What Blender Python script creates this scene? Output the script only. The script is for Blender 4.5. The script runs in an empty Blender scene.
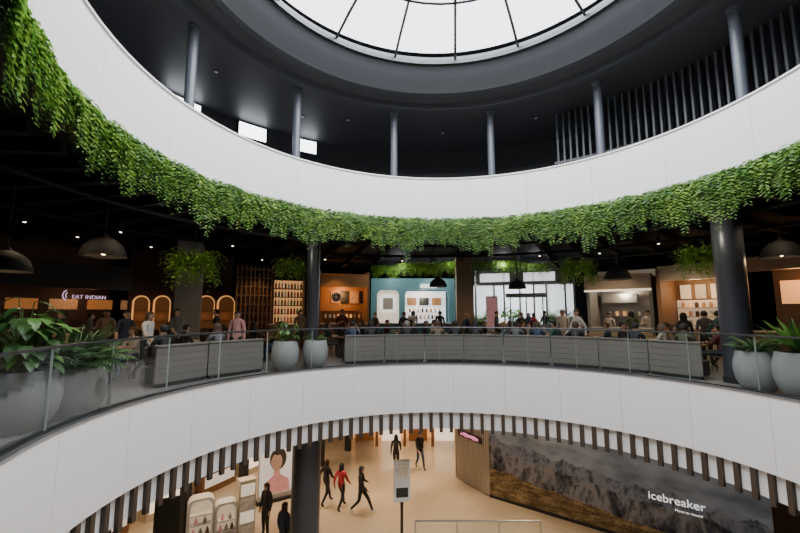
import bpy, bmesh, math, random
from mathutils import Vector, Matrix
random.seed(7)
SC = bpy.context.scene
COL = SC.collection
PI = math.pi
F = 395.0
PT = math.atan(46.5/395.0)
SP, CP = math.sin(PT), math.cos(PT)
EYE = 1.65
CX, CY = 1.26, 6.75          # centre of the round void
LOW = -5.9                   # lower floor level
CEIL = 4.5                   # food court ceiling

# ------------------------------------------------------------------ measuring helpers
def kray(px, py):
    u = (px-400)/F; v = (266.5-py)/F
    return u/(CP-v*SP)
def ringpt(px, R, py=325):
    k = kray(px, py)
    a = 1+k*k; b = -2*(k*CX+CY); c = CX*CX+CY*CY-R*R
    Y = (-b+math.sqrt(max(0, b*b-4*a*c)))/(2*a)
    return (k*Y, Y)
def zrow(py, Y):
    v = (266.5-py)/F
    return EYE+Y*(SP+v*CP)/(CP-v*SP)
def floorpt(px, py, z=0.0):
    u = (px-400)/F; v = (266.5-py)/F
    t = (z-EYE)/(SP+v*CP)
    return (u*t, t*(CP-v*SP))
def ang(x, y): return math.degrees(math.atan2(x-CX, y-CY))
def pol(R, a): return (CX+R*math.sin(math.radians(a)), CY+R*math.cos(math.radians(a)))

# ------------------------------------------------------------------ mesh builder
class MB:
    def __init__(s): s.v = []; s.f = []; s.m = []
    def add(s, vs, fs, m=0):
        o = len(s.v); s.v += [tuple(p) for p in vs]
        for f in fs: s.f.append(tuple(i+o for i in f)); s.m.append(m)
        return s
    def box(s, c, d, rz=0, m=0, rx=0, ry=0):
        M = Matrix.Translation(c) @ Matrix.Rotation(rz, 4, 'Z') @ Matrix.Rotation(ry, 4, 'Y') @ Matrix.Rotation(rx, 4, 'X')
        vs = [M @ Vector((x*d[0]/2, y*d[1]/2, z*d[2]/2)) for x in (-1, 1) for y in (-1, 1) for z in (-1, 1)]
        return s.add(vs, [(0,1,3,2),(4,6,7,5),(0,4,5,1),(2,3,7,6),(0,2,6,4),(1,5,7,3)], m)
    def tube(s, pts, rs, n=8, m=0, cap=True):
        pts = [Vector(p) for p in pts]
        if not isinstance(rs, (list, tuple)): rs = [rs]*len(pts)
        rings = []
        ref = Vector((0, 0, 1))
        for i, p in enumerate(pts):
            d = (pts[min(i+1, len(pts)-1)]-pts[max(i-1, 0)]).normalized()
            r = ref if abs(d.dot(ref)) < .95 else Vector((1, 0, 0))
            a = d.cross(r).normalized(); b = d.cross(a).normalized()
            rings.append([p+(a*math.cos(2*PI*k/n)+b*math.sin(2*PI*k/n))*rs[i] for k in range(n)])
        vs = [q for r in rings for q in r]; fs = []
        for i in range(len(pts)-1):
            for k in range(n):
                fs.append((i*n+k, i*n+(k+1) % n, (i+1)*n+(k+1) % n, (i+1)*n+k))
        if cap:
            fs.append(tuple(range(n-1, -1, -1))); fs.append(tuple((len(pts)-1)*n+k for k in range(n)))
        return s.add(vs, fs, m)
    def cyl(s, p0, p1, r0, r1=None, n=16, m=0, cap=True):
        return s.tube([p0, p1], [r0, r0 if r1 is None else r1], n, m, cap)
    def lathe(s, prof, n=32, a0=0, a1=360, m=0, c=(0, 0, 0)):
        full = abs(a1-a0) >= 359.9
        cols = n if full else n+1
        vs = []
        for i in range(cols):
            a = math.radians(a0+(a1-a0)*i/n)
            for r, z in prof: vs.append((c[0]+r*math.sin(a), c[1]+r*math.cos(a), c[2]+z))
        k = len(prof); fs = []
        for i in range(n):
            j = (i+1) % cols
            for q in range(k-1): fs.append((i*k+q, j*k+q, j*k+q+1, i*k+q+1))
        return s.add(vs, fs, m)
    def arcbox(s, R0, R1, z0, z1, a0, a1, n=6, m=0):
        vs = []; fs = []
        for i in range(n+1):
            a = math.radians(a0+(a1-a0)*i/n); sa, ca = math.sin(a), math.cos(a)
            vs += [(R0*sa, R0*ca, z0), (R1*sa, R1*ca, z0), (R1*sa, R1*ca, z1), (R0*sa, R0*ca, z1)]
        for i in range(n):
            for q in range(4): fs.append((i*4+q, i*4+(q+1) % 4, (i+1)*4+(q+1) % 4, (i+1)*4+q))
        fs.append((0, 1, 2, 3)); fs.append((n*4+3, n*4+2, n*4+1, n*4))
        return s.add(vs, fs, m)
    def ball(s, c, r, n=10, m=0, keep=None):
        if not isinstance(r, (tuple, list)): r = (r, r, r)
        h = max(4, n//2+1); vs = []
        for i in range(h+1):
            t = PI*i/h
            for k in range(n):
                p = 2*PI*k/n
                vs.append((c[0]+r[0]*math.sin(t)*math.cos(p), c[1]+r[1]*math.sin(t)*math.sin(p), c[2]+r[2]*math.cos(t)))
        fs = []
        for i in range(h):
            for k in range(n):
                q = (i*n+k, i*n+(k+1) % n, (i+1)*n+(k+1) % n, (i+1)*n+k)
                if keep:
                    cc = [sum(vs[w][d] for w in q)/4-c[d] for d in range(3)]
                    if not keep(*cc): continue
                fs.append(q)
        return s.add(vs, fs, m)
    def prism(s, poly, y0, y1, m=0):       # poly in xz, extruded along y
        n = len(poly)
        vs = [(x, y0, z) for x, z in poly]+[(x, y1, z) for x, z in poly]
        fs = [tuple(range(n)), tuple(range(2*n-1, n-1, -1))]
        for i in range(n): fs.append((i, (i+1) % n, n+(i+1) % n, n+i))
        return s.add(vs, fs, m)
    def leaf(s, p, d, nrm, L, W, m=0):
        d = d.normalized(); sd = d.cross(nrm)
        if sd.length < 1e-4: sd = Vector((1, 0, 0))
        sd.normalize(); up = sd.cross(d)
        a = p+d*(L*.42)+sd*(W*.5)+up*(W*.14); b = p+d*(L*.42)-sd*(W*.5)+up*(W*.14); t = p+d*L-up*(L*.08)
        return s.add([p, a, t, b], [(0, 1, 2), (0, 2, 3)], m)
    def blade(s, p, d, L, W, droop, m=0, seg=6, fold=.15):
        p = Vector(p); d = Vector(d).normalized(); vs = []
        ax = Vector((d.y, -d.x, 0))
        if ax.length < 1e-3: ax = Vector((1, 0, 0))
        ax.normalize()
        for i in range(seg+1):
            t = i/seg
            w = W*.5*math.sin(PI*min(1, .06+.94*t**.75))
            up = ax.cross(d).normalized()
            if up.z < 0: up = -up
            vs += [p+ax*w+up*w*fold, p.copy(), p-ax*w+up*w*fold]
            d = (d+Vector((0, 0, -droop/seg))).normalized()
            p = p+d*(L/seg)
        fs = []
        for i in range(seg):
            for q in (0, 1): fs.append((i*3+q, i*3+q+1, i*3+q+4, i*3+q+3))
        return s.add(vs, fs, m)
    def mesh(s, name, mats, smooth=False):
        me = bpy.data.meshes.new(name); me.from_pydata(s.v, [], s.f)
        for mt in (mats if isinstance(mats, (list, tuple)) else [mats]): me.materials.append(mt)
        me.polygons.foreach_set('material_index', s.m)
        if smooth:
            me.polygons.foreach_set('use_smooth', [True]*len(s.f))
            try: me.set_sharp_from_angle(angle=.5)
            except Exception: pass
        me.update(); return me
    def build(s, name, mats, parent=None, smooth=False, loc=None, rz=0, bevel=0, norm=True):
        me = s.mesh(name, mats, smooth)
        if norm and len(s.f) < 30000:
            bm = bmesh.new(); bm.from_mesh(me); bmesh.ops.recalc_face_normals(bm, faces=bm.faces); bm.to_mesh(me); bm.free()
        o = bpy.data.objects.new(name, me); COL.objects.link(o)
        if parent: o.parent = parent
        if loc is not None: o.location = loc
        o.rotation_euler.z = rz
        if bevel:
            b = o.modifiers.new('bevel', 'BEVEL'); b.width = bevel; b.segments = 2; b.limit_method = 'ANGLE'
        return o

def tag(o, label, cat, group=None, kind=None):
    if label: o['label'] = label
    if cat: o['category'] = cat
    if group: o['group'] = group
    if kind: o['kind'] = kind
    return o
def thing(name, label, cat, loc=(0, 0, 0), rz=0, group=None):
    o = bpy.data.objects.new(name, None); COL.objects.link(o); o.empty_display_size = .1
    o.location = loc; o.rotation_euler.z = rz
    return tag(o, label, cat, group)
def struct(o):
    o['kind'] = 'structure'; return o
def copy_tree(o, parent=None):
    c = o.copy(); COL.objects.link(c); c.parent = parent
    for ch in list(o.children): copy_tree(ch, c)
    return c
def text(name, body, size, mt, parent, loc, extr=.012, bold=0, align='LEFT', rz=0):
    cu = bpy.data.curves.new(name, 'FONT'); cu.body = body; cu.size = size; cu.extrude = extr; cu.offset = bold; cu.align_x = align
    t = bpy.data.objects.new(name, cu); COL.objects.link(t)
    dg = bpy.context.evaluated_depsgraph_get(); dg.update()
    me = bpy.data.meshes.new_from_object(t.evaluated_get(dg))
    bpy.data.objects.remove(t)
    me.materials.clear(); me.materials.append(mt)
    o = bpy.data.objects.new(name, me); COL.objects.link(o); o.parent = parent
    o.location = loc; o.rotation_euler = (PI/2, 0, rz)
    return o

# ------------------------------------------------------------------ materials
def mat(name, col, rough=.5, metal=0, var=.08, scale=6, emit=0, ecol=None, bump=0, spec=.5):
    m = bpy.data.materials.new(name); m.use_nodes = True; nt = m.node_tree; b = nt.nodes['Principled BSDF']
    tc = nt.nodes.new('ShaderNodeTexCoord'); nz = nt.nodes.new('ShaderNodeTexNoise')
    nz.inputs['Scale'].default_value = scale; nz.inputs['Detail'].default_value = 4
    nt.links.new(tc.outputs['Object'], nz.inputs['Vector'])
    mx = nt.nodes.new('ShaderNodeMixRGB')
    mx.inputs[1].default_value = tuple(max(0, c*(1-var)) for c in col)+(1,)
    mx.inputs[2].default_value = tuple(min(1, c*(1+var)) for c in col)+(1,)
    nt.links.new(nz.outputs['Fac'], mx.inputs[0]); nt.links.new(mx.outputs[0], b.inputs['Base Color'])
    b.inputs['Roughness'].default_value = rough; b.inputs['Metallic'].default_value = metal
    b.inputs['Specular IOR Level'].default_value = spec
    if emit:
        b.inputs['Emission Color'].default_value = tuple(ecol or col)+(1,); b.inputs['Emission Strength'].default_value = emit
        if var > .2: nt.links.new(mx.outputs[0], b.inputs['Emission Color'])
    if bump:
        bp = nt.nodes.new('ShaderNodeBump'); bp.inputs['Strength'].default_value = bump; bp.inputs['Distance'].default_value = .02
        nt.links.new(nz.outputs['Fac'], bp.inputs['Height']); nt.links.new(bp.outputs[0], b.inputs['Normal'])
    return m
def glassmat(name, tint=(.93, .96, .95), k=.3):
    m = bpy.data.materials.new(name); m.use_nodes = True; nt = m.node_tree; nt.nodes.remove(nt.nodes['Principled BSDF'])
    out = nt.nodes['Material Output']
    tr = nt.nodes.new('ShaderNodeBsdfTransparent'); tr.inputs[0].default_value = tint+(1,)
    gl = nt.nodes.new('ShaderNodeBsdfGlossy'); gl.inputs['Roughness'].default_value = .03
    fr = nt.nodes.new('ShaderNodeFresnel'); fr.inputs['IOR'].default_value = 1.3
    mul = nt.nodes.new('ShaderNodeMath'); mul.operation = 'MULTIPLY'; mul.inputs[1].default_value = k
    nt.links.new(fr.outputs[0], mul.inputs[0])
    mx = nt.nodes.new('ShaderNodeMixShader'); nt.links.new(mul.outputs[0], mx.inputs[0])
    nt.links.new(tr.outputs[0], mx.inputs[1]); nt.links.new(gl.outputs[0], mx.inputs[2]); nt.links.new(mx.outputs[0], out.inputs[0])
    return m
def leafmat(name, col, tl_amt=.3):
    m = bpy.data.materials.new(name); m.use_nodes = True; nt = m.node_tree; b = nt.nodes['Principled BSDF']
    tc = nt.nodes.new('ShaderNodeTexCoord'); nz = nt.nodes.new('ShaderNodeTexNoise'); nz.inputs['Scale'].default_value = 5
    nt.links.new(tc.outputs['Object'], nz.inputs['Vector'])
    mx = nt.nodes.new('ShaderNodeMixRGB'); mx.inputs[1].default_value = tuple(c*.6 for c in col)+(1,); mx.inputs[2].default_value = tuple(min(1, c*1.35) for c in col)+(1,)
    nt.links.new(nz.outputs['Fac'], mx.inputs[0]); nt.links.new(mx.outputs[0], b.inputs['Base Color'])
    b.inputs['Roughness'].default_value = .45
    tl = nt.nodes.new('ShaderNodeBsdfTranslucent'); nt.links.new(mx.outputs[0], tl.inputs[0])
    ms = nt.nodes.new('ShaderNodeMixShader'); ms.inputs[0].default_value = tl_amt
    nt.links.new(b.outputs[0], ms.inputs[1]); nt.links.new(tl.outputs[0], ms.inputs[2]); nt.links.new(ms.outputs[0], nt.nodes['Material Output'].inputs[0])
    return m
def tilemat(name, c1, c2, mortar, scale, rough, rot=0, w=1.0, h=.5, off=.5, ms=.008):
    m = bpy.data.materials.new(name); m.use_nodes = True; nt = m.node_tree; b = nt.nodes['Principled BSDF']
    tc = nt.nodes.new('ShaderNodeTexCoord'); mp = nt.nodes.new('ShaderNodeMapping'); mp.inputs['Rotation'].default_value = (0, 0, rot)
    br = nt.nodes.new('ShaderNodeTexBrick'); br.inputs['Color1'].default_value = c1+(1,); br.inputs['Color2'].default_value = c2+(1,)
    br.inputs['Mortar'].default_value = mortar+(1,); br.inputs['Scale'].default_value = scale; br.inputs['Mortar Size'].default_value = ms
    br.inputs['Brick Width'].default_value = w; br.inputs['Row Height'].default_value = h; br.offset = off
    nt.links.new(tc.outputs['Object'], mp.inputs[0]); nt.links.new(mp.outputs[0], br.inputs['Vector']); nt.links.new(br.outputs['Color'], b.inputs['Base Color'])
    b.inputs['Roughness'].default_value = rough
    return m
def woodmat(name, c1, c2, rough=.5, scale=(1, 1, 12), emit=0):
    m = bpy.data.materials.new(name); m.use_nodes = True; nt = m.node_tree; b = nt.nodes['Principled BSDF']
    tc = nt.nodes.new('ShaderNodeTexCoord'); mp = nt.nodes.new('ShaderNodeMapping'); mp.inputs['Scale'].default_value = scale
    nz = nt.nodes.new('ShaderNodeTexNoise'); nz.inputs['Scale'].default_value = 3; nz.inputs['Detail'].default_value = 6
    mx = nt.nodes.new('ShaderNodeMixRGB'); mx.inputs[1].default_value = c1+(1,); mx.inputs[2].default_value = c2+(1,)
    nt.links.new(tc.outputs['Object'], mp.inputs[0]); nt.links.new(mp.outputs[0], nz.inputs['Vector']); nt.links.new(nz.outputs['Fac'], mx.inputs[0])
    nt.links.new(mx.outputs[0], b.inputs['Base Color']); b.inputs['Roughness'].default_value = rough
    if emit:
        nt.links.new(mx.outputs[0], b.inputs['Emission Color']); b.inputs['Emission Strength'].default_value = emit
    return m

M = dict(
    white=mat('white_panel', (.77, .76, .755), .5, var=.02, scale=1.5),
    seam=mat('panel_joint', (.33, .33, .33), .7),
    charcoal=mat('charcoal_paint', (.06, .063, .072), .5, var=.1, scale=3),
    upwall=mat('upper_wall_paint', (.04, .042, .049), .6, var=.1, scale=3),
    bouncefloor=mat('upper_floor_bounce', (.32, .32, .33), .7),
    ringgrey=mat('slate_grey_ring', (.062, .066, .078), .35, var=.06, scale=2),
    black=mat('black_ceiling', (.008, .008, .009), .8, var=.2, scale=4, spec=.2),
    beam=mat('black_beam', (.014, .014, .016), .8, var=.2, scale=4, spec=.2),
    blackmetal=mat('black_metal', (.015, .015, .017), .35, .3),
    mattblackmetal=mat('matt_black_shade', (.010, .010, .011), .75, spec=.2),
    colgrey=mat('blue_grey_column', (.12, .135, .165), .35, var=.05),
    coldark=mat('dark_column', (.03, .032, .04), .35, var=.1),
    floor=tilemat('food_court_floor', (.16, .155, .15), (.18, .175, .17), (.1, .1, .1), .8, .3, .3),
    lowfloor=tilemat('pale_stone_tiles', (.56, .44, .32), (.60, .48, .355), (.48, .37, .265), .55, .16, .55, 1.0, 1.0, 0, .006),
    cream=mat('cream_wall', (.55, .42, .30), .6, var=.06),
    brown=mat('dark_brown_soffit', (.06, .042, .03), .6, var=.15),
    batten=mat('bronze_batten_face', (.06, .043, .032), .45, .2, var=.08, scale=10),
    bronze=mat('bronze_batten_side', (.05, .036, .027), .5, .2, var=.1, scale=10),
    steel=mat('brushed_steel', (.35, .35, .36), .3, .9),
    rail=mat('dark_steel_rail', (.05, .052, .056), .3, .7),
    glass=glassmat('clear_glass', (.925, .945, .94), .17),
    glassedge=mat('glass_edge', (.5, .57, .54), .3),
    skyglass=glassmat('skylight_glass', (.97, .98, 1.0), .05),
    slat=mat('dark_slat', (.09, .095, .11), .4),
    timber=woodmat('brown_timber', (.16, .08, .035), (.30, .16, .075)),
    timberdk=woodmat('dark_timber', (.05, .028, .016), (.11, .06, .03)),
    timberlt=woodmat('pale_timber', (.40, .31, .22), (.54, .43, .31)),
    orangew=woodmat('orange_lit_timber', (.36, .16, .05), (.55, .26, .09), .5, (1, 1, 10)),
    bench=woodmat('grey_brown_cladding', (.10, .089, .078), (.165, .148, .13), .7, (6, 1, 1)),
    cushion=mat('grey_cushion', (.06, .056, .053), .8),
    pot=mat('grey_concrete_pot', (.17, .17, .17), .7, var=.12, scale=8, bump=.1),
    potlt=mat('pale_concrete_pot', (.27, .27, .27), .7, var=.1, scale=8, bump=.1),
    soil=mat('dark_soil', (.03, .02, .014), .9, bump=.4, scale=30),
    leafY=leafmat('leaf_lime', (.27, .42, .065), .38),
    leafA=leafmat('leaf_bright', (.16, .315, .045), .38),
    leafB=leafmat('leaf_mid', (.085, .21, .03), .3),
    leafC=leafmat('leaf_dark', (.034, .095, .02)),
    leafD=leafmat('leaf_deep', (.025, .085, .025)),
    stem=mat('green_stem', (.08, .13, .03), .6),
    warm=mat('warm_lamp', (1, .75, .45), .4, emit=14, ecol=(1, .66, .32)),
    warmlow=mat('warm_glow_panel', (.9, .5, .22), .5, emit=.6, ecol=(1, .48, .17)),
    amber=mat('amber_glow_panel', (.32, .13, .04), .5, emit=.2, ecol=(1, .38, .1)),
    nicheback=mat('niche_back_glow', (.16, .06, .025), .6, emit=.05, ecol=(1, .38, .1)),  # warm light inside the niches put into colour and emission
    gold=mat('gold_arch_glow', (.6, .3, .1), .4, emit=.75, ecol=(1, .45, .13)),  # frame glows by itself, standing for the lit arch outlines
    creamglow=mat('cream_glow_panel', (.9, .8, .65), .5, emit=1.2, ecol=(1, .82, .6)),
    creammid=mat('soft_cream_glow_panel', (.85, .75, .6), .5, emit=.6, ecol=(1, .85, .65)),
    creamdim=mat('dim_cream_panel', (.7, .6, .46), .5, emit=.35, ecol=(1, .78, .55)),
    whiteglow=mat('white_glow_panel', (.9, .92, .95), .5, emit=1.0, ecol=(.95, .97, 1)),
    daylight=mat('daylit_pane', (.9, .95, 1), .2, emit=6, ecol=(.92, .96, 1)),
    daysoft=mat('soft_daylit_pane', (.85, .9, .95), .3, emit=.95, ecol=(.9, .95, 1), var=.15, scale=1.2),
    spot=mat('downlight_lens', (1, .9, .75), .4, emit=8, ecol=(1, .8, .55)),
    teal=mat('aqua_teal_glow_paint', (.20, .44, .49), .45, emit=.08, ecol=(.25, .55, .6)),  # teal paint with a slight glow of its own put in
    tealdk=mat('muted_teal_paint', (.10, .23, .27), .45),
    letter=mat('white_letter', (.95, .95, .95), .4, emit=.9, ecol=(1, 1, 1)),
    pinkneon=mat('pink_neon', (1, .4, .7), .4, emit=1.6, ecol=(1, .25, .5)),
    lilac=mat('lilac_letter', (.8, .62, .85), .4, emit=.8, ecol=(.85, .62, .9)),
    greypil=mat('grey_pillar', (.22, .215, .21), .6),
    tanpil=woodmat('tan_pillar', (.18, .12, .075), (.27, .185, .12)),
    maroon=mat('maroon_wall', (.04, .018, .015), .6),
    menu=mat('menu_board_black', (.02, .02, .02), .4),
    posterA=mat('poster_pink', (.75, .35, .35), .5, var=.35, scale=9, emit=.2),
    posterB=mat('poster_mixed', (.5, .42, .32), .5, var=.6, scale=14, emit=.2),
    posterC=mat('poster_food', (.45, .22, .09), .5, var=.7, scale=11, emit=.4),
    posterW=mat('poster_pale', (.72, .68, .64), .5, var=.08, scale=2.2, emit=.45, ecol=(.95, .88, .8)),
    printskin=mat('printed_skin_tone', (.5, .31, .23), .5, emit=.2, ecol=(.55, .34, .25)),
    printdark=mat('printed_dark_brown', (.06, .045, .04), .5),
    whitefix=mat('white_fixture', (.78, .76, .73), .4, var=.03),
    creamfix=mat('cream_fixture', (.62, .54, .43), .45, var=.05),
    black2=mat('matt_black', (.012, .012, .012), .6),
    counter=mat('pale_counter', (.46, .41, .35), .35),
    stainless=mat('stainless_back', (.4, .4, .4), .35, .7),
)
def struct_ring(name, mb, mt, smooth=True, dx=0):
    return struct(mb.build(name, mt, None, smooth, (CX+dx, CY, 0)))

# ------------------------------------------------------------------ SETTING
b = MB(); b.arcbox(6.2, 24, -.25, 0, 0, 360, 96); struct_ring('floor', b, M['floor'])
b = MB(); b.lathe([(0, LOW), (24, LOW), (24, LOW-.2)], 64); struct_ring('floor_lower', b, M['lowfloor'])
b = MB(); b.arcbox(6.3, 24, CEIL, CEIL+.3, 0, 360, 96); ceil = struct_ring('ceiling', b, M['black'])
b = MB(); b.arcbox(6.3, 11, CEIL+.301, CEIL+.33, 0, 360, 96); struct_ring('floor_upper_bounce', b, M['bouncefloor'])  # added pale floor, out of view, bounces light up to the soffit
b = MB(); b.arcbox(6.3, 24, -1.40, -1.3, 0, 360, 96); struct_ring('ceiling_lower', b, M['brown'])
b = MB(); b.lathe([(24, 0), (24, CEIL)], 64, -120, 120); struct_ring('wall_back', b, M['black'])
b = MB(); b.lathe([(24, 0), (24, CEIL)], 32, 120, 240); struct_ring('wall_front', b, M['black'])
b = MB(); b.lathe([(23, LOW), (23, -1.4)], 64); struct_ring('wall_lower', b, M['cream'])
for k in range(34):
    a = -100+k*6.0
    bb = MB(); bb.box((0, 0, 0), (.14, 13.5, .22))
    p = pol(13.6, a)
    o = bb.build('beam', M['beam'], ceil); o.location = (p[0]-CX, p[1]-CY, CEIL-.12); o.rotation_euler.z = -math.radians(a)
for R in (8.2, 11.0, 14.0):
    bb = MB(); n = 60
    bb.tube([(R*math.sin(math.radians(-105+210*i/n)), R*math.cos(math.radians(-105+210*i/n)), CEIL-.3) for i in range(n+1)], .055, 8)
    bb.build('service_pipe', M['beam'], ceil, True)

def band(name, z0, z1, npan, off):
    b = MB(); w = 360/npan
    for k in range(npan):
        b.arcbox(6.0, 6.06, z0, z1, off+k*w+.03, off+(k+1)*w-.03, 6)
    o = struct_ring(name, b, M['white'])
    b = MB(); b.arcbox(6.07, 6.28, z0+.02, z1-.02, 0, 360, 96); b.build('joint_backing', M['seam'], o, True)
    return o
low_band = band('trim_1', -1.42, .04, 24, 4)
b = MB(); b.arcbox(5.985, 6.3, .04, .075, 0, 360, 96); b.build('edge_cap', M['steel'], low_band, True)
up_band = band('trim_2', 4.62, 6.08, 20, 9)
b = MB(); b.arcbox(5.97, 6.3, 6.08, 6.12, 0, 360, 96); b.build('edge_cap', M['white'], up_band, True)
b = MB(); b.arcbox(6.02, 6.42, 4.38, 4.62, 0, 360, 96); b.build('planter_trough', M['black2'], up_band, True)
b = MB(); b.arcbox(6.09, 6.30, -1.93, -1.40, 0, 360, 96); bring = struct_ring('trim_3', b, M['white'])
for k in range(70):
    a = -116+k*2.98
    bb = MB(); bb.box((0, 0, 0), (.10, .08, .60))
    bb.m = [1, 1, 0, 1, 1, 1]
    o = bb.build('batten', [M['batten'], M['bronze']], bring); p = (6.045*math.sin(math.radians(a)), 6.045*math.cos(math.radians(a)))
    o.location = (p[0], p[1], -1.725); o.rotation_euler.z = -math.radians(a)

# upper storey
SOF = 8.75; RW = 10.2; RS = 4.93; ZR = 9.42; DX = -.16
b = MB(); b.lathe([(6.35, SOF), (RW+.6, SOF), (RW+.6, SOF+.3), (RS+.1, ZR+.5)], 96); struct_ring('ceiling_upper', b, M['charcoal'], True, DX)
b = MB(); b.lathe([(RW, CEIL+.3), (RW, SOF)], 96); struct_ring('wall_upper', b, M['upwall'])
b = MB(); b.arcbox(RW-.1, RW, 7.55, 7.75, 0, 360, 96); struct_ring('trim_5', b, M['charcoal'])
b = MB(); b.lathe([(6.4, SOF), (6.4, SOF-.13), (6.16, SOF-.13), (6.14, SOF+.08), (5.72, SOF+.1), (5.62, SOF+.02), (5.44, SOF+.04), (5.38, SOF+.12), (5.14, SOF+.34), (5.04, SOF+.5), (RS+.02, ZR-.02), (RS+.02, ZR+.3)], 128)
struct_ring('trim_4', b, M['ringgrey'], True, DX)
sky = MB(); sky.lathe([(RS, ZR), (RS-.1, ZR), (RS-.1, ZR+.12), (RS, ZR+.12), (RS, ZR)], 96)
win = struct_ring('window_1', sky, M['rail'], True, DX)
def dome(r): return ZR+.10+1.2*(1-(r/RS)**2)
rr_ = (RS-.05, 4.1, 3.3, 1.7, .45)
for k in range(16):
    a = math.radians(k*22.5+7.5)
    bb = MB(); bb.tube([(r*math.sin(a), r*math.cos(a), dome(r)) for r in rr_], .04, 6)
    bb.build('mullion', M['rail'], win)
    pb = MB(); pb.lathe([(r, dome(r)+.02) for r in rr_], 4, k*22.5+7.5, k*22.5+30); pb.build('pane', M['skyglass'], win, norm=False)
for r in (3.3, .45):
    bb = MB(); bb.tube([(r*math.sin(2*PI*i/48), r*math.cos(2*PI*i/48), dome(r)) for i in range(49)], .035, 6); bb.build('glazing_ring', M['rail'], win, True)
bb = MB(); bb.lathe([(0, dome(.45)+.04), (.45, dome(.45)+.02)], 24); bb.build('crown_plate', M['rail'], win)
for i, (a, hw) in enumerate(((-56.5, 3.2), (-42.5, 2.9), (-30, 2.0))):
    wb = MB(); wb.arcbox(RW-.12, RW, 8.12, 8.70, a-hw-.2, a+hw+.2, 3)
    w = struct_ring('window_%d' % (i+2), wb, M['rail'], False)
    pb = MB(); pb.arcbox(RW-.15, RW-.11, 8.16, 8.66, a-hw, a+hw, 3); pb.build('pane', M['daylight'], w)

for i, (a, lab) in enumerate([(-70, 'leftmost slim blue-grey column above the upper white band'), (-41.5, 'slim blue-grey column above the band, right of the three small bright windows'),
        (-12.5, 'slim blue-grey column above the band, left of the two at the middle'), (16.5, 'slim blue-grey column above the band, right of the two at the middle'),
        (45.5, 'slim blue-grey column at the left end of the dark slat screen'), (75, 'rightmost slim blue-grey column in front of the dark slat screen')]):
    p = pol(6.8, a)
    t = thing('round_column', lab, 'column', (p[0], p[1], CEIL+.33), 0, 'upper storey columns')
    MB().cyl((0, 0, 0), (0, 0, SOF-CEIL-.33), .12, n=24).build('shaft', M['colgrey'], t, True)
    MB().cyl((0, 0, SOF-CEIL-.42), (0, 0, SOF-CEIL-.33), .145, n=24).build('head_collar', M['colgrey'], t, True)
    MB().cyl((0, 0, 0), (0, 0, .1), .17, n=24).build('base_collar', M['colgrey'], t, True)
t = thing('slat_screen', 'dark vertical slat screen above the white band at upper right', 'screen', (CX, CY, 0))
b = MB()
for k in range(48):
    a = 33+k*1.5
    b.box((8.1*math.sin(math.radians(a)), 8.1*math.cos(math.radians(a)), (CEIL+.33+SOF)/2), (.06, .2, SOF-CEIL-.36), -math.radians(a))
b.build('slats', M['slat'], t)
b = MB(); b.arcbox(8.0, 8.2, 6.9, 6.98, 32, 104, 24); b.build('cross_rail', M['slat'], t)
for a, R in ((-58, 7.9), (-35, 8.4), (-24, 7.8), (3, 8.2), (28, 7.9), (-80, 8.0)):
    p = pol(R, a)
    t = thing('soffit_downlight', 'small recessed downlight in the dark upper ceiling', 'light', (p[0], p[1], SOF), 0, 'upper soffit downlights')
    MB().cyl((0, 0, -.02), (0, 0, 0), .09, n=16).build('trim_ring', M['rail'], t); MB().cyl((0, 0, -.025), (0, 0, -.02), .06, n=16).build('lens', M['whitefix'], t)

# ------------------------------------------------------------------ BALUSTRADE
bal = thing('glass_balustrade', 'curved frameless glass balustrade with thin dark handrail above the lower white band', 'balustrade', (CX, CY, 0))
n = 72
MB().tube([(6.1*math.sin(math.radians(-128+256*i/n)), 6.1*math.cos(math.radians(-128+256*i/n)), 1.19) for i in range(n+1)], .023, 8).build('handrail', M['rail'], bal, True)
b = MB(); b.arcbox(6.07, 6.13, .0, .1, -128, 128, 72); b.build('base_channel', M['rail'], bal)
for k in range(20):
    a0 = -128+k*12.8; g = .08
    b = MB(); b.arcbox(6.088, 6.112, .1, 1.17, a0+g, a0+12.8-g, 5)
    b.m[-1] = b.m[-2] = 1
    b.build('glass_panel', [M['glass'], M['glassedge']], bal)

# ------------------------------------------------------------------ IVY
def ivy(name, label, path, nst, lens, mats, size, seed, spread=.18):
    r = random.Random(seed); b = MB()
    for i in range(nst):
        s = (i+r.random())/nst
        base, inn = path(s)
        L = r.uniform(*lens)*(1+.13*math.sin(s*140)+.14*math.sin(s*53+1)+.1*math.sin(s*331))
        if r.random() < .10: L += r.uniform(.1, .28)
        up = r.uniform(-.10, .12)
        p = base+Vector((0, 0, up))+inn*r.uniform(-.02, .06)
        tang = Vector((-inn.y, inn.x, 0)); drift = r.uniform(-.16, .16)
        nl = int((L+up+.1)/(.027*size/.085))
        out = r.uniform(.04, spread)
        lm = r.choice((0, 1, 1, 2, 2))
        if out < .09: lm = r.choice((2, 3))  # inner strands get darker leaves, shade put into leaf colour
        for k in range(nl):
            t = k/max(1, nl-1)
            q = p+Vector((0, 0, -t*(L+up)))+inn*(out*math.sin(min(1, t*2.2)*PI*.5))+tang*(drift*t+.03*math.sin(t*9+i))
            sgn = 1 if k % 2 else -1
            d = tang*sgn*r.uniform(.8, 1.3)+inn*r.uniform(.05, .6)+Vector((0, 0, -r.uniform(.15, .7)))
            nn = inn*r.uniform(.3, 1)+Vector((0, 0, r.uniform(.5, 1)))+tang*r.uniform(-.3, .3)
            z = r.random()
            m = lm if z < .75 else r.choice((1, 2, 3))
            tap = 1.3-.7*t
            b.leaf(q, d, nn, size*r.uniform(1.0, 1.6)*tap, size*r.uniform(.32, .46)*tap, m)
    o = b.build(name, mats, None, norm=False)
    tag(o, label, 'hanging plants', None, 'stuff'); return o
IM = [M['leafY'], M['leafA'], M['leafB'], M['leafC']]
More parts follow.
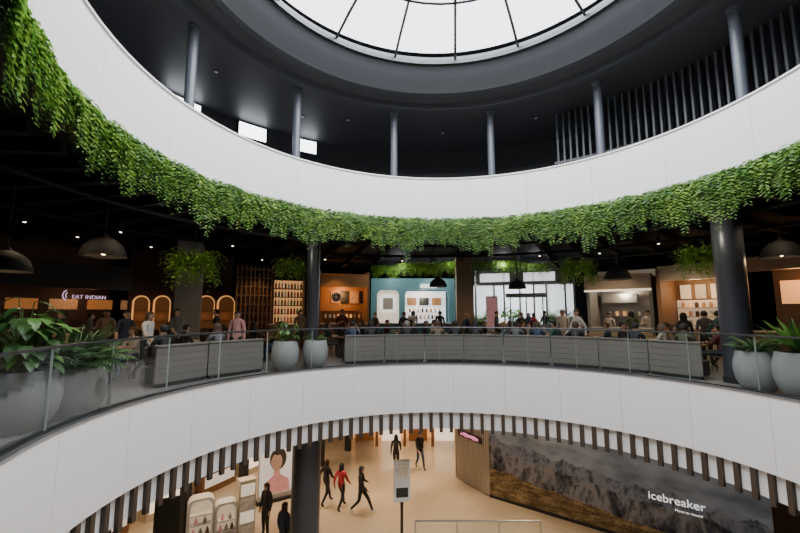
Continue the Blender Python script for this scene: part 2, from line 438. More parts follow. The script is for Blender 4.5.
def ringpath(s):
    a = math.radians(-128+s*236); sa, ca = math.sin(a), math.cos(a)
    return Vector((CX+5.99*sa, CY+5.99*ca, 4.66)), Vector((-sa, -ca, 0))
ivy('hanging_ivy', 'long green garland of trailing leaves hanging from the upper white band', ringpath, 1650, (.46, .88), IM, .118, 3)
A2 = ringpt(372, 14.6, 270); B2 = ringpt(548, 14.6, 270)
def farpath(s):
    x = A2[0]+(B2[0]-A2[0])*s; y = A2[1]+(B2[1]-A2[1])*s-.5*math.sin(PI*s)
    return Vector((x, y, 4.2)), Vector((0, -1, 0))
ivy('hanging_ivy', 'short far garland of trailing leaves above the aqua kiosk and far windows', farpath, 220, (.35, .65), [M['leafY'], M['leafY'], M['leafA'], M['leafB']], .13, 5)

# ------------------------------------------------------------------ food court columns
def column(px, R, r, lab, m, z0=0, z1=CEIL):
    x, y = ringpt(px, R, 330)
    t = thing('round_column', lab, 'column', (x, y, z0))
    MB().cyl((0, 0, 0), (0, 0, z1-z0), r, n=36).build('shaft', m, t, True)
    MB().lathe([(r+.03, 0), (r+.03, .14), (r, .16)], 36).build('base_collar', M['rail'], t, True)
    MB().lathe([(r, z1-z0-.2), (r+.03, z1-z0-.18), (r+.03, z1-z0)], 36).build('head_collar', m, t, True)
column(736, 7.45, .31, 'thick dark round column behind the glass at the right', M['coldark'])
column(312, 7.6, .21, 'slim dark round column behind the glass and the pair of pale pots', M['coldark'])
x, y = ringpt(306, 6.95, 480)
t = thing('round_column', 'thick dark round column on the lower floor left of the walking people', 'column', (x, y, LOW))
MB().cyl((0, 0, 0), (0, 0, 4.5), .42, n=36).build('shaft', M['coldark'], t, True)
MB().lathe([(.46, 0), (.46, .2), (.42, .22)], 36).build('base_collar', M['rail'], t, True)
def square_pillar(px, R, w, lab, m):
    x, y = ringpt(px, R); t = thing('square_pillar', lab, 'pillar', (x, y, 0), math.atan2(-(x-CX), y-CY)*.5)
    b = MB(); b.box((0, 0, CEIL/2), (w, w, CEIL)); b.build('shaft', m, t, bevel=.02)
    b = MB(); b.box((0, 0, .08), (w+.05, w+.05, .16)); b.build('plinth', M['rail'], t)
square_pillar(187, 12.9, .9, 'plain grey square pillar in front of the arched niches', M['greypil'])
square_pillar(465, 13.6, .85, 'tan timber square pillar right of the aqua kiosk', M['tanpil'])

# ------------------------------------------------------------------ planters
def fol(style, n, H, seed, spread=.5):
    r = random.Random(seed); b = MB()
    for i in range(n):
        a = r.uniform(0, 2*PI); rr = r.random()
        dirh = Vector((math.cos(a), math.sin(a), 0))
        if style == 'broad':
            top = dirh*(spread*(.15+.85*rr))+Vector((0, 0, H*(.2+.8*r.random())*(1.15-.5*rr)))
            mid = top*.5+Vector((0, 0, H*.12))
            b.tube([Vector((0, 0, -.05))+dirh*.08, mid, top], [.013, .010, .007], 5, 2)
            b.blade(top, dirh+Vector((0, 0, r.uniform(-.2, .5))), H*r.uniform(.24, .36), H*r.uniform(.13, .2), r.uniform(.9, 1.8), r.choice((0, 0, 1)))
        elif style == 'spiky':
            b.blade(dirh*.06, dirh*(.25+.7*rr)+Vector((0, 0, 1)), H*r.uniform(.7, 1.15), .085*r.uniform(.8, 1.3), r.uniform(.3, 1.3), r.choice((0, 1)), 7, .3)
        else:
            p = dirh*.06; d = (dirh*(.3+.8*rr)+Vector((0, 0, 1))).normalized(); L = H*r.uniform(.7, 1.1); dr = r.uniform(.9, 1.7)
            pts = []
            for k in range(15):
                pts.append(p.copy()); p = p+d*(L/14); d = (d+Vector((0, 0, -dr/14))).normalized()
            b.tube(pts[::2], .007, 4, 2)
            for k in range(2, 15):
                tt = (pts[min(k+1, 14)]-pts[k-1]).normalized(); sd = Vector((tt.y, -tt.x, 0)).normalized() if abs(tt.z) < .99 else Vector((1, 0, 0))
                for sg in (-1, 1):
                    b.leaf(pts[k], sd*sg+tt*.5+Vector((0, 0, -.25)), Vector((0, 0, 1)), H*.24*math.sin(PI*(.12+.8*k/15)), H*.05, r.choice((0, 1)))
    return b
def potted(x, y, r, h, style, n, H, seed, lab, pm, mats, spread=.5):
    t = thing('potted_plant', lab, 'plant', (x, y, 0))
    MB().lathe([(0, 0), (.55*r, 0), (.74*r, .08*h), (.93*r, .3*h), (r, .52*h), (.98*r, .72*h), (.88*r, .95*h), (.85*r, h), (.77*r, h), (.77*r, h-.1)], 36).build('pot', pm, t, True)
    MB().lathe([(0, h-.06), (.78*r, h-.09)], 24).build('soil', M['soil'], t)
    o = fol(style, n, H, seed, spread).build('foliage', mats+[M['stem']], t, norm=False); o.location.z = h-.05
    return t
gm = [M['leafC'], M['leafB']]; gd = [M['leafD'], M['leafC']]
x, y = floorpt(14, 432); potted(x-.05, y+.05, .50, .84, 'broad', 95, 1.0, 11, 'large round grey pot with glossy leaves at far left', M['pot'], gm, .42)
x, y = floorpt(71, 417); potted(x-.05, y+.02, .48, .78, 'fern', 85, .8, 12, 'round grey pot with feathery fronds, second from the left edge', M['pot'], gd)
x, y = ringpt(286, 6.8); potted(x, y, .39, .84, 'broad', 40, .7, 13, 'pale grey pot with leafy plant, left of the pair by the slim column', M['potlt'], gm, .3)
x, y = ringpt(316, 6.8); potted(x, y, .38, .82, 'fern', 18, .36, 14, 'pale grey pot with low fronds, right of the pair by the slim column', M['potlt'], gd)
x, y = ringpt(757, 6.66, 370); potted(x, y, .40, .84, 'fern', 40, .5, 15, 'round grey pot with fronds tight by the thick dark column', M['potlt'], gd)
x, y = ringpt(803, 6.75, 370); potted(x, y, .46, .88, 'spiky', 70, .85, 16, 'round grey pot with tall strap leaves at the right edge', M['potlt'], gm)

# ------------------------------------------------------------------ benches along the glass
BENCH = []
def bench(pa, pb, lab, R=6.95):
    A = ringpt(pa, R, 345); B = ringpt(pb, R, 345)
    w = math.hypot(B[0]-A[0], B[1]-A[1]); rz = math.atan2(B[1]-A[1], B[0]-A[0])
    t = thing('banquette_bench', lab, 'bench', ((A[0]+B[0])/2, (A[1]+B[1])/2, 0), rz)
    b = MB()
    for k in range(5): b.box((0, .05, .165+k*.157), (w, .05, .152))
    b.build('back_cladding', M['bench'], t)
    b = MB(); b.box((0, .1, .48), (w-.03, .05, .8)); b.build('back_panel', M['black2'], t)
    b = MB(); b.box((0, .09, .905), (w, .17, .045)); b.build('top_cap', M['bench'], t, bevel=.008)
    b = MB(); b.box((0, .36, .25), (w-.1, .46, .34)); b.build('base', M['black2'], t)
    b = MB(); b.box((0, .37, .42), (w-.08, .5, .07)); b.build('seat_cushion', M['cushion'], t, bevel=.02)
    b = MB(); b.box((0, .1, .04), (w-.1, .14, .08)); b.build('plinth', M['black2'], t)
    BENCH.append(((A[0]+B[0])/2, (A[1]+B[1])/2, rz, w))
bench(158, 209, 'grey-brown clad bench back behind the glass, leftmost')
bench(210, 264, 'grey-brown clad bench back behind the glass left of the pale pots')
bench(345, 384.7, 'grey-brown clad bench right of the pale pots')
bench(385.1, 424.6, 'grey-brown clad bench behind the glass, fourth from left')
bench(425, 463.6, 'grey-brown clad bench behind the glass just right of the middle seam')
bench(464, 503, 'grey-brown clad bench below the tan pillar')
bench(503.6, 550, 'grey-brown clad bench below the bright far windows')
bench(550.6, 597.5, 'grey-brown clad bench left of the kitchen stall')
bench(598, 647, 'grey-brown clad bench in front of the kitchen stall')
bench(647.6, 700, 'grey-brown clad bench in front of the timber food counter')

# ------------------------------------------------------------------ lights helper, pendants, hanging plants
def light(loc, e, col=(1, .72, .42), size=.25, kind='POINT', rot=None):
    l = bpy.data.lights.new('lamp', kind); l.energy = e; l.color = col
    if kind == 'AREA': l.size = size
    else: l.shadow_soft_size = size
    o = bpy.data.objects.new('lamp', l); COL.objects.link(o); o.location = loc
    if rot: o.rotation_euler = rot
    return o
def spotlight(loc, e, col=(1, .8, .58), size=.05, cone=1.9):
    l = bpy.data.lights.new('spot', 'SPOT'); l.energy = e; l.color = col; l.spot_size = cone; l.spot_blend = .6; l.shadow_soft_size = size
    o = bpy.data.objects.new('spot', l); COL.objects.link(o); o.location = loc; return o
def pendant(px, py, R, d, lab):
    x, y = ringpt(px, R, py); z = zrow(py, y)
    t = thing('pendant_lamp', lab, 'lamp', (x, y, z), 0, 'black dome pendants')
    MB().lathe([(.5*d, -.22*d), (.49*d, -.12*d), (.42*d, .06*d), (.28*d, .2*d), (.1*d, .28*d), (.06*d, .36*d), (0, .36*d)], 32).build('shade', M['mattblackmetal'], t, True)
    MB().cyl((0, 0, .3*d), (0, 0, CEIL-z), .012, n=6).build('cord', M['black2'], t)
    MB().ball((0, 0, -.1*d), .08*d, 12).build('bulb', M['warm'], t, True)
    light((x, y, z-.24*d), 16, (1, .66, .36), .06)
pendant(104, 248, 8.9, .95, 'large black dome pendant lamp at upper left')
pendant(6, 262, 8.8, .8, 'black dome pendant lamp cut by the left edge')
pendant(438, 283, 7.9, .66, 'black dome pendant lamp in front of the aqua kiosk')
pendant(517, 285, 8.2, .64, 'black dome pendant lamp in front of the bright far windows')
pendant(617, 274, 9.0, .85, 'black dome pendant lamp in front of the kitchen stall canopy')
pendant(781, 250, 8.6, .85, 'black dome pendant lamp right of the thick dark column')
def hanging(px, py, R, s, seed, lab):
    x, y = ringpt(px, R, py); z = zrow(py, y)
    t = thing('hanging_plant', lab, 'plant', (x, y, z))
    MB().lathe([(0, -.1), (.16*s, -.09), (.24*s, .08), (.25*s, .12)], 20).build('basket', M['black2'], t, True)
    b = MB()
    for k in range(3): b.cyl((.24*s*math.cos(k*2.09), .24*s*math.sin(k*2.09), .1), (0, 0, .6), .006, n=5)
    b.cyl((0, 0, .6), (0, 0, CEIL-z), .008, n=5); b.build('chain', M['black2'], t)
    r = random.Random(seed); b = MB()
    for k in range(260):
        a = r.uniform(0, 2*PI); d = Vector((math.cos(a), math.sin(a), 0)); q = d*(.2*s)+Vector((0, 0, .12)); v = d*r.uniform(.3, .8)+Vector((0, 0, r.uniform(-.4, 1.4))); L = r.uniform(.3, .85)*s
        for j in range(8):
            b.leaf(q, d*r.uniform(0, 1)+Vector((r.uniform(-1, 1), r.uniform(-1, 1), r.uniform(-.8, .3))), Vector((0, 0, 1)), .12*s, .07*s, r.choice((0, 0, 1)))
            q = q+v.normalized()*(L/6); v = v+Vector((0, 0, -.4))
    b.build('foliage', [M['leafA'], M['leafY']], t, norm=False)
    light((x*.88, y*.88, min(CEIL-.2, z+.45)), 24, (1, .92, .74), .08)  # added fill light to brighten the plant, without a fixture
hanging(194, 265, 8.2, .95, 1, 'bushy hanging plant left of the timber screen')
hanging(291, 268, 8.6, .75, 2, 'hanging plant left of the slim dark column')
hanging(577, 270, 8.4, .85, 3, 'hanging plant left of the kitchen canopy')
hanging(702, 260, 8.0, .85, 4, 'hanging plant left of the thick dark column')
dl = [(118, 10.5), (150, 12.5), (232, 10), (262, 13), (325, 11.5), (402, 11), (540, 10.5), (600, 11), (660, 10), (690, 12), (75, 12.5), (20, 11.5)]
for px, R in dl:
    x, y = ringpt(px, R, 262)
    t = thing('ceiling_downlight', 'small warm spot lamp under the black food court ceiling', 'light', (x, y, CEIL-.5), 0, 'food court spot lamps')
    MB().cyl((0, 0, 0), (0, 0, .2), .05, n=12).build('housing', M['blackmetal'], t); MB().cyl((0, 0, .2), (0, 0, .5), .01, n=6).build('stem', M['blackmetal'], t)
    MB().cyl((0, 0, -.012), (0, 0, 0), .035, n=12).build('lens', M['spot'], t)

# ------------------------------------------------------------------ STALLS
class Stall:
    def __init__(s, name, lab, cat, pa, pb, R, py=310):
        A = ringpt(pa, R, py); B = ringpt(pb, R, py)
        s.w = math.hypot(B[0]-A[0], B[1]-A[1]); s.rz = math.atan2(B[1]-A[1], B[0]-A[0]); s.pa, s.pb = pa, pb
        s.c = ((A[0]+B[0])/2, (A[1]+B[1])/2); s.t = thing(name, lab, cat, (s.c[0], s.c[1], 0), s.rz)
    def x(s, px, y=0, py=305):
        k = kray(px, py); c, q = math.cos(s.rz), math.sin(s.rz)
        return (k*(s.c[1]+y*c)-s.c[0]+y*q)/(c-k*q)
    def z(s, px, py, y=0):
        return zrow(py, s.pt(s.x(px, y, py), y, 0)[1])
    def box(s, name, x0, x1, y0, y1, z0, z1, m, bevel=0, parent=None):
        b = MB(); b.box(((x0+x1)/2, (y0+y1)/2, (z0+z1)/2), (abs(x1-x0), abs(y1-y0), abs(z1-z0)))
        return b.build(name, m, parent or s.t, bevel=bevel)
    def pt(s, x, y, z):
        c, q = math.cos(s.rz), math.sin(s.rz); return (s.c[0]+x*c-y*q, s.c[1]+x*q+y*c, z)
jar_meshes = [MB().lathe([(0, 0), (.06, 0), (.065, .14), (.05, .17), (.055, .17), (.055, .2), (0, .2)], 12).mesh('jar', M[k], True) for k in ('whitefix', 'posterC', 'warmlow', 'timberdk', 'counter')]
def jars(S, xs, y, z, lab, grp, seed):
    r = random.Random(seed)
    for xx in xs:
        m = r.choice(jar_meshes); o = bpy.data.objects.new('jar', m); COL.objects.link(o); o.location = S.pt(xx, y, z); tag(o, lab, 'jar', grp)
# A: left stall with sign
S = Stall('food_stall', 'dark food stall at left with glowing lettering on its fascia', 'food stall', -20, 128, 15.6); w = S.w
S.box('back_wall', -w/2, w/2, 1.6, 1.7, 0, CEIL, M['maroon']); S.box('fascia', -w/2, w/2, -.1, 0, 2.55, 3.5, M['black2'])
S.box('counter', -w/2+.3, w/2-.3, -.1, .5, 0, 1.05, M['timberdk']); S.box('counter_top', -w/2+.25, w/2-.25, -.15, .55, 1.05, 1.1, M['counter'], .01)
for k in range(7): S.box('menu_board', -w/2+1.0+k*1.25, -w/2+1.9+k*1.25, 1.55, 1.6, 1.8, 2.2, M['posterC'] if k % 2 else M['amber'])
xa, xb = S.x(71, -.12), S.x(110, -.12)
text('sign_lettering', 'EAT INDIAN', (xb-xa)/6.3, M['lilac'], S.t, (xa, -.12, S.z(90, 299, -.12)), bold=-.002)
b = MB(); h = .36
b.tube([(.2-.15*math.cos(PI*(-.42+.84*i/12)), -.12, h/2+h*.5*math.sin(PI*(-.42+.84*i/12))) for i in range(13)], .018, 6)
b.tube([(.2-.06*math.cos(PI*(-.4+.8*i/10)), -.12, h/2+h*.27*math.sin(PI*(-.4+.8*i/10))) for i in range(11)], .016, 6)
o = b.build('sign_mark', M['lilac'], S.t); o.location = (S.x(60, -.12), 0, S.z(60, 300, -.12))
light(S.pt(1, .7, 2.2), 16, (1, .5, .2)); light(S.pt(-2, .7, 2.2), 12, (1, .5, .2))
# B: arched niches
S = Stall('arched_back_wall', 'dark wall with a row of orange outlined arched niches at left', 'wall panel', 129, 234, 16.0); w = S.w
S.box('panel', -w/2, w/2, .3, .45, 0, CEIL, M['maroon'])
for px in (141, 162, 206, 226):
    xc = S.x(px, .25); hw = S.x(px+8.5, .25)-xc; zt = S.z(px, 295.5, .25)
    def arch(hw, top): return [(-hw, .95)]+[(hw*math.cos(PI-PI*i/14), top-hw+hw*math.sin(PI-PI*i/14)) for i in range(15)]+[(hw, .95)]
    b = MB(); b.prism(arch(hw, zt), .2, .3); o = b.build('niche_frame', M['gold'], S.t); o.location.x = xc
    b = MB(); b.prism(arch(hw-.055, zt-.055), .17, .21); p = b.build('niche_back', M['nicheback'], o)
    b = MB()
    for zz in (1.3, 1.75): b.box((0, .12, zz), (hw*1.5, .12, .03))
    b.build('niche_shelf', M['timberdk'], o)
    light(S.pt(xc, -.1, 1.5), 1.2, (1, .48, .16), .05)
S.box('counter', -w/2+.1, w/2-.1, -.6, 0, 0, .95, M['timberdk'])
# C: timber screen
S = Stall('timber_screen', 'brown timber lattice screen left of the bottle shelves', 'screen', 236, 271, 14.6); w = S.w
for k in range(9): S.box('upright', -w/2+k*w/8-.03, -w/2+k*w/8+.03, 0, .12, 0, 3.9, M['timber'])
for k in range(9): S.box('cross_bar', -w/2, w/2, .02, .1, .35+k*.42, .41+k*.42, M['timber'])
S.box('back_board', -w/2, w/2, .14, .18, 0, 3.2, M['timberdk'])
spotlight(S.pt(0, -.9, 4.0), 90, (1, .6, .3))
# D: bottle bar
S = Stall('bar_shelf', 'warm lit bar shelving stacked with bottles left of the slim dark column', 'shelf', 273, 304, 14.9); w = S.w
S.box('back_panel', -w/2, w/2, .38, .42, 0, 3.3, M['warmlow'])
for sx in (-1, 1): S.box('side_panel', sx*w/2-.03, sx*w/2+.03, 0, .4, 0, 3.3, M['timber'])
bz = [1.2, 1.62, 2.04, 2.46, 2.88]
for z in bz: S.box('shelf', -w/2+.03, w/2-.03, .02, .38, z-.04, z, M['timberdk'])
S.box('bar_counter', -w/2-.3, w/2+.1, -1.0, -.5, 0, 1.08, M['timber']); S.box('bar_top', -w/2-.35, w/2+.15, -1.05, -.45, 1.08, 1.13, M['counter'], .01)
bcols = [mat('bottle_glass_'+nm, c, .1, emit=.1, ecol=c) for nm, c in (('clear', (.6, .5, .42)), ('amber', (.3, .11, .03)), ('green', (.05, .15, .05)), ('rose', (.6, .22, .22)), ('red', (.25, .03, .03)))]
bprof = [(0, 0), (.055, 0), (.055, .19), (.045, .23), (.02, .26), (.018, .33), (0, .33)]
bme = [MB().lathe(bprof, 10).mesh('bottle', m, True) for m in bcols]; rb = random.Random(4)
for z in bz:
    for k in range(9):
        o = bpy.data.objects.new('bottle', rb.choice(bme)); COL.objects.link(o); o.location = S.pt(-w/2+.14+k*(w-.28)/8, .17, z)
        tag(o, 'small bottle standing on the warm lit bar shelves', 'bottle', 'bottles on the bar shelves')
# E: orange timber kiosk
S = Stall('timber_kiosk', 'orange lit timber kiosk with round black sign right of the slim dark column', 'kiosk', 319, 368, 15.5); w = S.w
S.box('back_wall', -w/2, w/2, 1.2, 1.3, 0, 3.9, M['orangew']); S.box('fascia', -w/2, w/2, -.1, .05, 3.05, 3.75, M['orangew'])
S.box('counter', -w/2, w/2, -.1, .5, 0, 1.05, M['timber']); S.box('counter_top', -w/2-.04, w/2+.04, -.15, .55, 1.05, 1.1, M['counter'], .01)
for k in range(4): S.box('menu_board', -w/2+.75+k*.55, -w/2+1.22+k*.55, 1.14, 1.2, 2.2, 2.9, M['menu'] if k % 2 else M['posterC'])
for k in range(2): S.box('shelf', -w/2+.3, w/2-.3, .95, 1.2, 1.35+k*.38, 1.38+k*.38, M['timberdk'])
b = MB(); b.cyl((0, -.16, 0), (0, -.1, 0), .25, n=32); o = b.build('round_sign', M['black2'], S.t, True); o.location = (S.x(336, -.13), 0, S.z(336, 297, -.13))
b = MB(); b.tube([(.18*math.cos(2*PI*i/24), -.17, .18*math.sin(2*PI*i/24)) for i in range(25)], .013, 6); b.box((0, -.17, 0), (.18, .02, .03)); b.box((0, -.17, .06), (.1, .02, .025)); b.box((0, -.17, -.06), (.1, .02, .025)); b.build('sign_ring', M['whitefix'], o)
for sx in (-1, 1): S.box('post', sx*w/2-.06, sx*w/2+.06, -.1, 1.3, 0, 3.9, M['timber'])
jars(S, [-w/2+.45+i*.24 for i in range(10)], 1.07, 1.38, 'small jar on the orange timber kiosk shelf', 'jars in the timber kiosk', 2)
light(S.pt(0, .6, 2.75), 60, (1, .52, .2)); spotlight(S.pt(-.5, -.9, 4.1), 60, (1, .6, .28))
# F: aqua kiosk with rounded openings
S = Stall('aqua_kiosk', 'aqua teal framed kiosk with bright rounded serving windows at the middle', 'kiosk', 371, 455, 15.8); w = S.w
X = lambda px: S.x(px, .1)
S.box('back_wall', -w/2, w/2, 1.9, 2.0, 0, 3.4, M['tealdk'])
S.box('front_base', -w/2, w/2, 0, .15, 0, 1.05, M['tealdk'])
S.box('front_header', -w/2, w/2, 0, .15, 2.95, 3.6, M['teal'])
for x0, x1 in ((371, 377), (399, 405), (448, 455)): S.box('front_pier', X(x0), X(x1), 0, .15, 1.05, 2.95, M['teal'])
def spandrel(x0, x1, z1, r, sg):     # rounded corner fillet
    xc = x0 if sg > 0 else x1
    pts = [(xc, z1), (xc, z1-r)]+[(xc+sg*(r-r*math.cos(PI/2*i/8)), z1-r+r*math.sin(PI/2*i/8)) for i in range(1, 9)]
    MB().prism(pts, .01, .14).build('rounded_corner', M['teal'], S.t)
for x0, x1 in ((377, 399), (405, 448)):
    spandrel(X(x0), X(x1), 2.96, .34, 1); spandrel(X(x0), X(x1), 2.96, .34, -1)
S.box('window_panel', X(377), X(399), .3, .36, 1.05, 2.95, M['creammid'])
S.box('picture_panel', X(381), X(395), .1, .16, 1.75, 2.6, M['whiteglow'])
S.box('picture', X(383), X(393), .07, .1, 1.85, 2.5, M['posterB'])
S.box('serving_back', X(404), X(449), 1.4, 1.46, 1.05, 2.95, M['whiteglow'])
for k in range(3): S.box('menu_screen', X(408+k*13), X(418+k*13), 1.2, 1.25, 2.1, 2.55, M['menu'] if k % 2 else M['posterC'])
for k in range(2): S.box('shelf', X(407), X(446), 1.0, 1.3, 1.3+k*.38, 1.33+k*.38, M['timber'])
jars(S, [X(410)+i*.23 for i in range(9)], 1.15, 1.33, 'small jar on the lower shelf of the aqua kiosk', 'jars in the aqua kiosk', 3)
jars(S, [X(411)+i*.25 for i in range(8)], 1.15, 1.71, 'small jar on the upper shelf of the aqua kiosk', 'jars on the upper shelf of the aqua kiosk', 4)
S.box('counter_top', -w/2-.04, w/2+.04, -.2, .3, 1.05, 1.11, M['whitefix'], .01)
S.box('name_sign', X(420), X(437), -.05, 0, 3.05, 3.28, M['whiteglow'])
light(S.pt(.6, .5, 2.6), 45, (1, .88, .7)); light(S.pt(-1.2, -1.2, 3.6), 30, (.95, .98, 1), .2); light(S.pt(1.2, -1.2, 3.6), 30, (.95, .98, 1), .2)
# bright concourse opening beyond the tables
S = Stall('window_5', None, None, 476, 566, 17.6); S.t['kind'] = 'structure'; w = S.w
for k in range(4): S.box('frame_post', -w/2+k*w/3-.05, -w/2+k*w/3+.05, -.06, .06, 0, 4.2, M['steel'])
for z in (3.35, 4.15): S.box('frame_rail', -w/2, w/2, -.05, .05, z-.05, z+.05, M['steel'])
S.box('transom_panel', -w/2, w/2, -.02, .02, 3.4, 4.1, M['greypil'])
for k in range(2): S.box('transom_pane', -w/2+.3+k*w*.5, -w/2+.2+(k+.72)*w*.5, -.06, -.03, 3.5, 4.0, M['whiteglow'])
S = Stall('window_6', None, None, 470, 575, 21.6); S.t['kind'] = 'structure'; w = S.w
S.box('pane', -w/2, w/2, .05, .08, .9, 3.6, M['daysoft'])
for k in range(5): S.box('frame_post', -w/2+k*w/4-.06, -w/2+k*w/4+.06, -.06, .04, 0, 4.0, M['steel'])
for z in (.9, 3.6): S.box('frame_rail', -w/2, w/2, -.05, .03, z-.06, z+.06, M['steel'])
S.box('sill_wall', -w/2, w/2, 0, .1, 0, .9, M['greypil'])
for px, R, st, sd, lab in ((480, 19.5, 'fern', 31, 'leafy potted plant at the left of the bright far windows'), (512, 20.3, 'broad', 32, 'leafy potted plant at the middle of the bright far windows'), (561, 19.5, 'fern', 33, 'leafy potted plant at the right of the bright far windows')):
    x, y = ringpt(px, R); potted(x, y, .42, .9, st, 45, 1.35, sd, lab, M['potlt'], [M['leafB'], M['leafA']], .7)
x, y = ringpt(515, 19); light((x, y, 4.3), 260, (.93, .97, 1), 2.5, 'AREA')
for px in (400, 450, 505, 540):
    x, y = ringpt(px, 13.4); light((x, y, 4.1), 26, (.95, .98, 1), .12)  # added fill points brighten the far garland, no fixtures there
S = Stall('poster_stand', 'free-standing pink poster panel in front of the bright far windows', 'poster', 486, 498, 16.2)
S.box('board', -S.w/2, S.w/2, 0, .08, .25, 2.6, M['whitefix']); S.box('poster', -S.w/2+.05, S.w/2-.05, -.02, 0, .8, 2.5, M['posterA']); S.box('foot', -S.w/2, S.w/2, -.25, .3, 0, .06, M['rail'])
S = Stall('display_counter', 'white display counter with dark canopy in front of the bright far windows', 'counter', 508, 545, 15.4); w = S.w
S.box('body', -w/2, w/2, 0, .7, 0, 1.0, M['whitefix']); S.box('top', -w/2-.04, w/2+.04, -.05, .75, 1.0, 1.05, M['counter'], .01)
for k in range(3): S.box('canopy_post', -w/2+.1+k*(w-.2)/2-.03, -w/2+.1+k*(w-.2)/2+.03, .3, .36, 1.05, 2.5, M['rail'])
S.box('canopy', -w/2-.1, w/2+.1, -.1, .8, 2.5, 2.7, M['greypil'])
# I: kitchen stall
S = Stall('kitchen_stall', 'open kitchen stall with pale boxed canopy at the right', 'food stall', 589, 652, 12.6); w = S.w
S.box('canopy', -w/2-.1, w/2+.05, -.2, .5, 2.6, 3.25, M['timberlt']); S.box('canopy_strip', -w/2-.1, w/2+.05, -.22, -.2, 2.55, 2.62, M['creamglow'])
S.box('back_wall', -w/2, w/2, 2.0, 2.1, 0, 3.6, M['stainless'])
for sx in (-1, 1): S.box('side_wall', sx*w/2-.06, sx*w/2+.06, 0, 2.1, 0, 3.2, M['greypil'])
S.box('counter', -w/2, w/2, -.1, .5, 0, 1.0, M['timberlt']); S.box('counter_top', -w/2-.05, w/2+.05, -.15, .6, 1.0, 1.05, M['counter'], .01)
for k in range(2): S.box('wall_shelf', -w/2+.3, w/2-.3, 1.7, 2.0, 1.5+k*.45, 1.53+k*.45, M['stainless'])
S.box('range_hood', -.9, .5, 1.3, 1.68, 2.1, 2.5, M['stainless'])
jars(S, [-w/2+.45+i*.3 for i in range(9)], 1.85, 1.53, 'small container on the kitchen stall wall shelf', 'containers in the kitchen stall', 5)
light(S.pt(0, 1.0, 2.5), 50, (1, .82, .58)); spotlight(S.pt(0, -1.4, 4.1), 110, (1, .84, .62), .1)
KS = S
# J: timber counter
S = Stall('timber_food_counter', 'pale timber food counter with lit shelves left of the thick dark column', 'food stall', 661, 724, 11.9); w = S.w
S.box('back_wall', -w/2, w/2, 1.6, 1.7, 0, 3.6, M['timber']); S.box('header', -w/2, w/2, -.1, .2, 2.85, 3.4, M['timberlt'])
for k in range(3): S.box('menu_panel', -w/2+.25+k*(w-.4)/3, -w/2+.1+(k+1)*(w-.4)/3, 1.5, 1.58, 2.2, 2.75, M['creamdim'] if k != 1 else M['posterB'])
for k in range(3): S.box('shelf', -w/2+.2, w/2-.2, 1.2, 1.58, 1.15+k*.34, 1.18+k*.34, M['timberlt'])
S.box('shelf_back', -w/2+.1, w/2-.1, 1.55, 1.6, 1.05, 2.15, M['creamdim'])
for q in range(3): jars(S, [-w/2+.35+i*.22 for i in range(int((w-.6)/.22))], 1.36, 1.18+q*.34, 'small jar on the lit shelves of the timber food counter', 'jars in the timber food counter', 6+q)
S.box('counter', -w/2, w/2, -.1, .5, 0, 1.02, M['timberlt']); S.box('counter_top', -w/2-.04, w/2+.04, -.15, .55, 1.02, 1.07, M['timber'], .01)
for sx in (-1, 1): S.box('post', sx*w/2-.07, sx*w/2+.07, -.1, 1.7, 0, 3.3, M['timber'])
light(S.pt(0, .8, 2.6), 42, (1, .68, .38)); spotlight(S.pt(0, -1.2, 4.1), 100, (1, .78, .52), .1)
# K: right stall
S = Stall('food_stall', 'food stall with bright orange menu panels right of the thick dark column', 'food stall', 752, 830, 11.4); w = S.w
S.box('back_wall', -w/2, w/2, 1.6, 1.7, 0, 3.8, M['timberdk'])
for k in range(5): S.box('menu_panel', -w/2+.2+k*.72, -w/2+.84+k*.72, 1.5, 1.58, 1.95, 2.7, (M['warmlow'], M['posterC'], M['creamdim'])[k % 3])
S.box('header', -w/2, w/2, -.1, .1, 2.95, 3.4, M['timber']); S.box('counter', -w/2, w/2, -.1, .5, 0, 1.05, M['timber']); S.box('counter_top', -w/2, w/2, -.15, .55, 1.05, 1.1, M['counter'], .01)
light(S.pt(0, .8, 2.7), 40, (1, .52, .2))

# ------------------------------------------------------------------ FURNITURE
def make_table():
    t = thing('cafe_table', 'round cafe table with dark pedestal among the seated diners', 'table', (0, 0, 0), 0, 'cafe tables')
    MB().lathe([(0, .71), (.31, .71), (.33, .725), (.33, .74), (0, .74)], 28).build('tabletop', M['timber'], t, True)
    MB().cyl((0, 0, .02), (0, 0, .71), .035, n=12).build('pedestal', M['blackmetal'], t, True)
    MB().lathe([(0, .03), (.1, .03), (.23, .015), (.23, 0)], 24).build('base', M['blackmetal'], t, True)
    return t
def make_chair():
    t = thing('cafe_chair', 'black cafe chair among the seated diners', 'chair', (0, 0, 0), 0, 'cafe chairs')
    b = MB(); b.box((0, 0, .435), (.4, .4, .035)); b.build('seat', M['timberdk'], t, bevel=.012)
    b = MB()
    for k in range(6):
        x0, x1 = -.18+k*.06, -.12+k*.06
        f = lambda x: .215+.03*(1-(x/.18)**2)
        b.add([(x0, f(x0), .62), (x1, f(x1), .62), (x1, f(x1)+.02, .84), (x0, f(x0)+.02, .84), (x0, f(x0)+.025, .62), (x1, f(x1)+.025, .62), (x1, f(x1)+.045, .84), (x0, f(x0)+.045, .84)],
              [(0, 1, 2, 3), (7, 6, 5, 4), (0, 4, 5, 1), (3, 2, 6, 7), (0, 3, 7, 4), (1, 5, 6, 2)])
    b.build('backrest', M['timberdk'], t)
    for sx in (-1, 1):
        MB().tube([(sx*.17, -.17, .42), (sx*.19, -.2, 0)], [.014, .011], 6).build('leg', M['blackmetal'], t)
        MB().tube([(sx*.18, .235, .8), (sx*.175, .2, .44), (sx*.19, .23, 0)], [.012, .014, .011], 6).build('leg', M['blackmetal'], t)
    return t
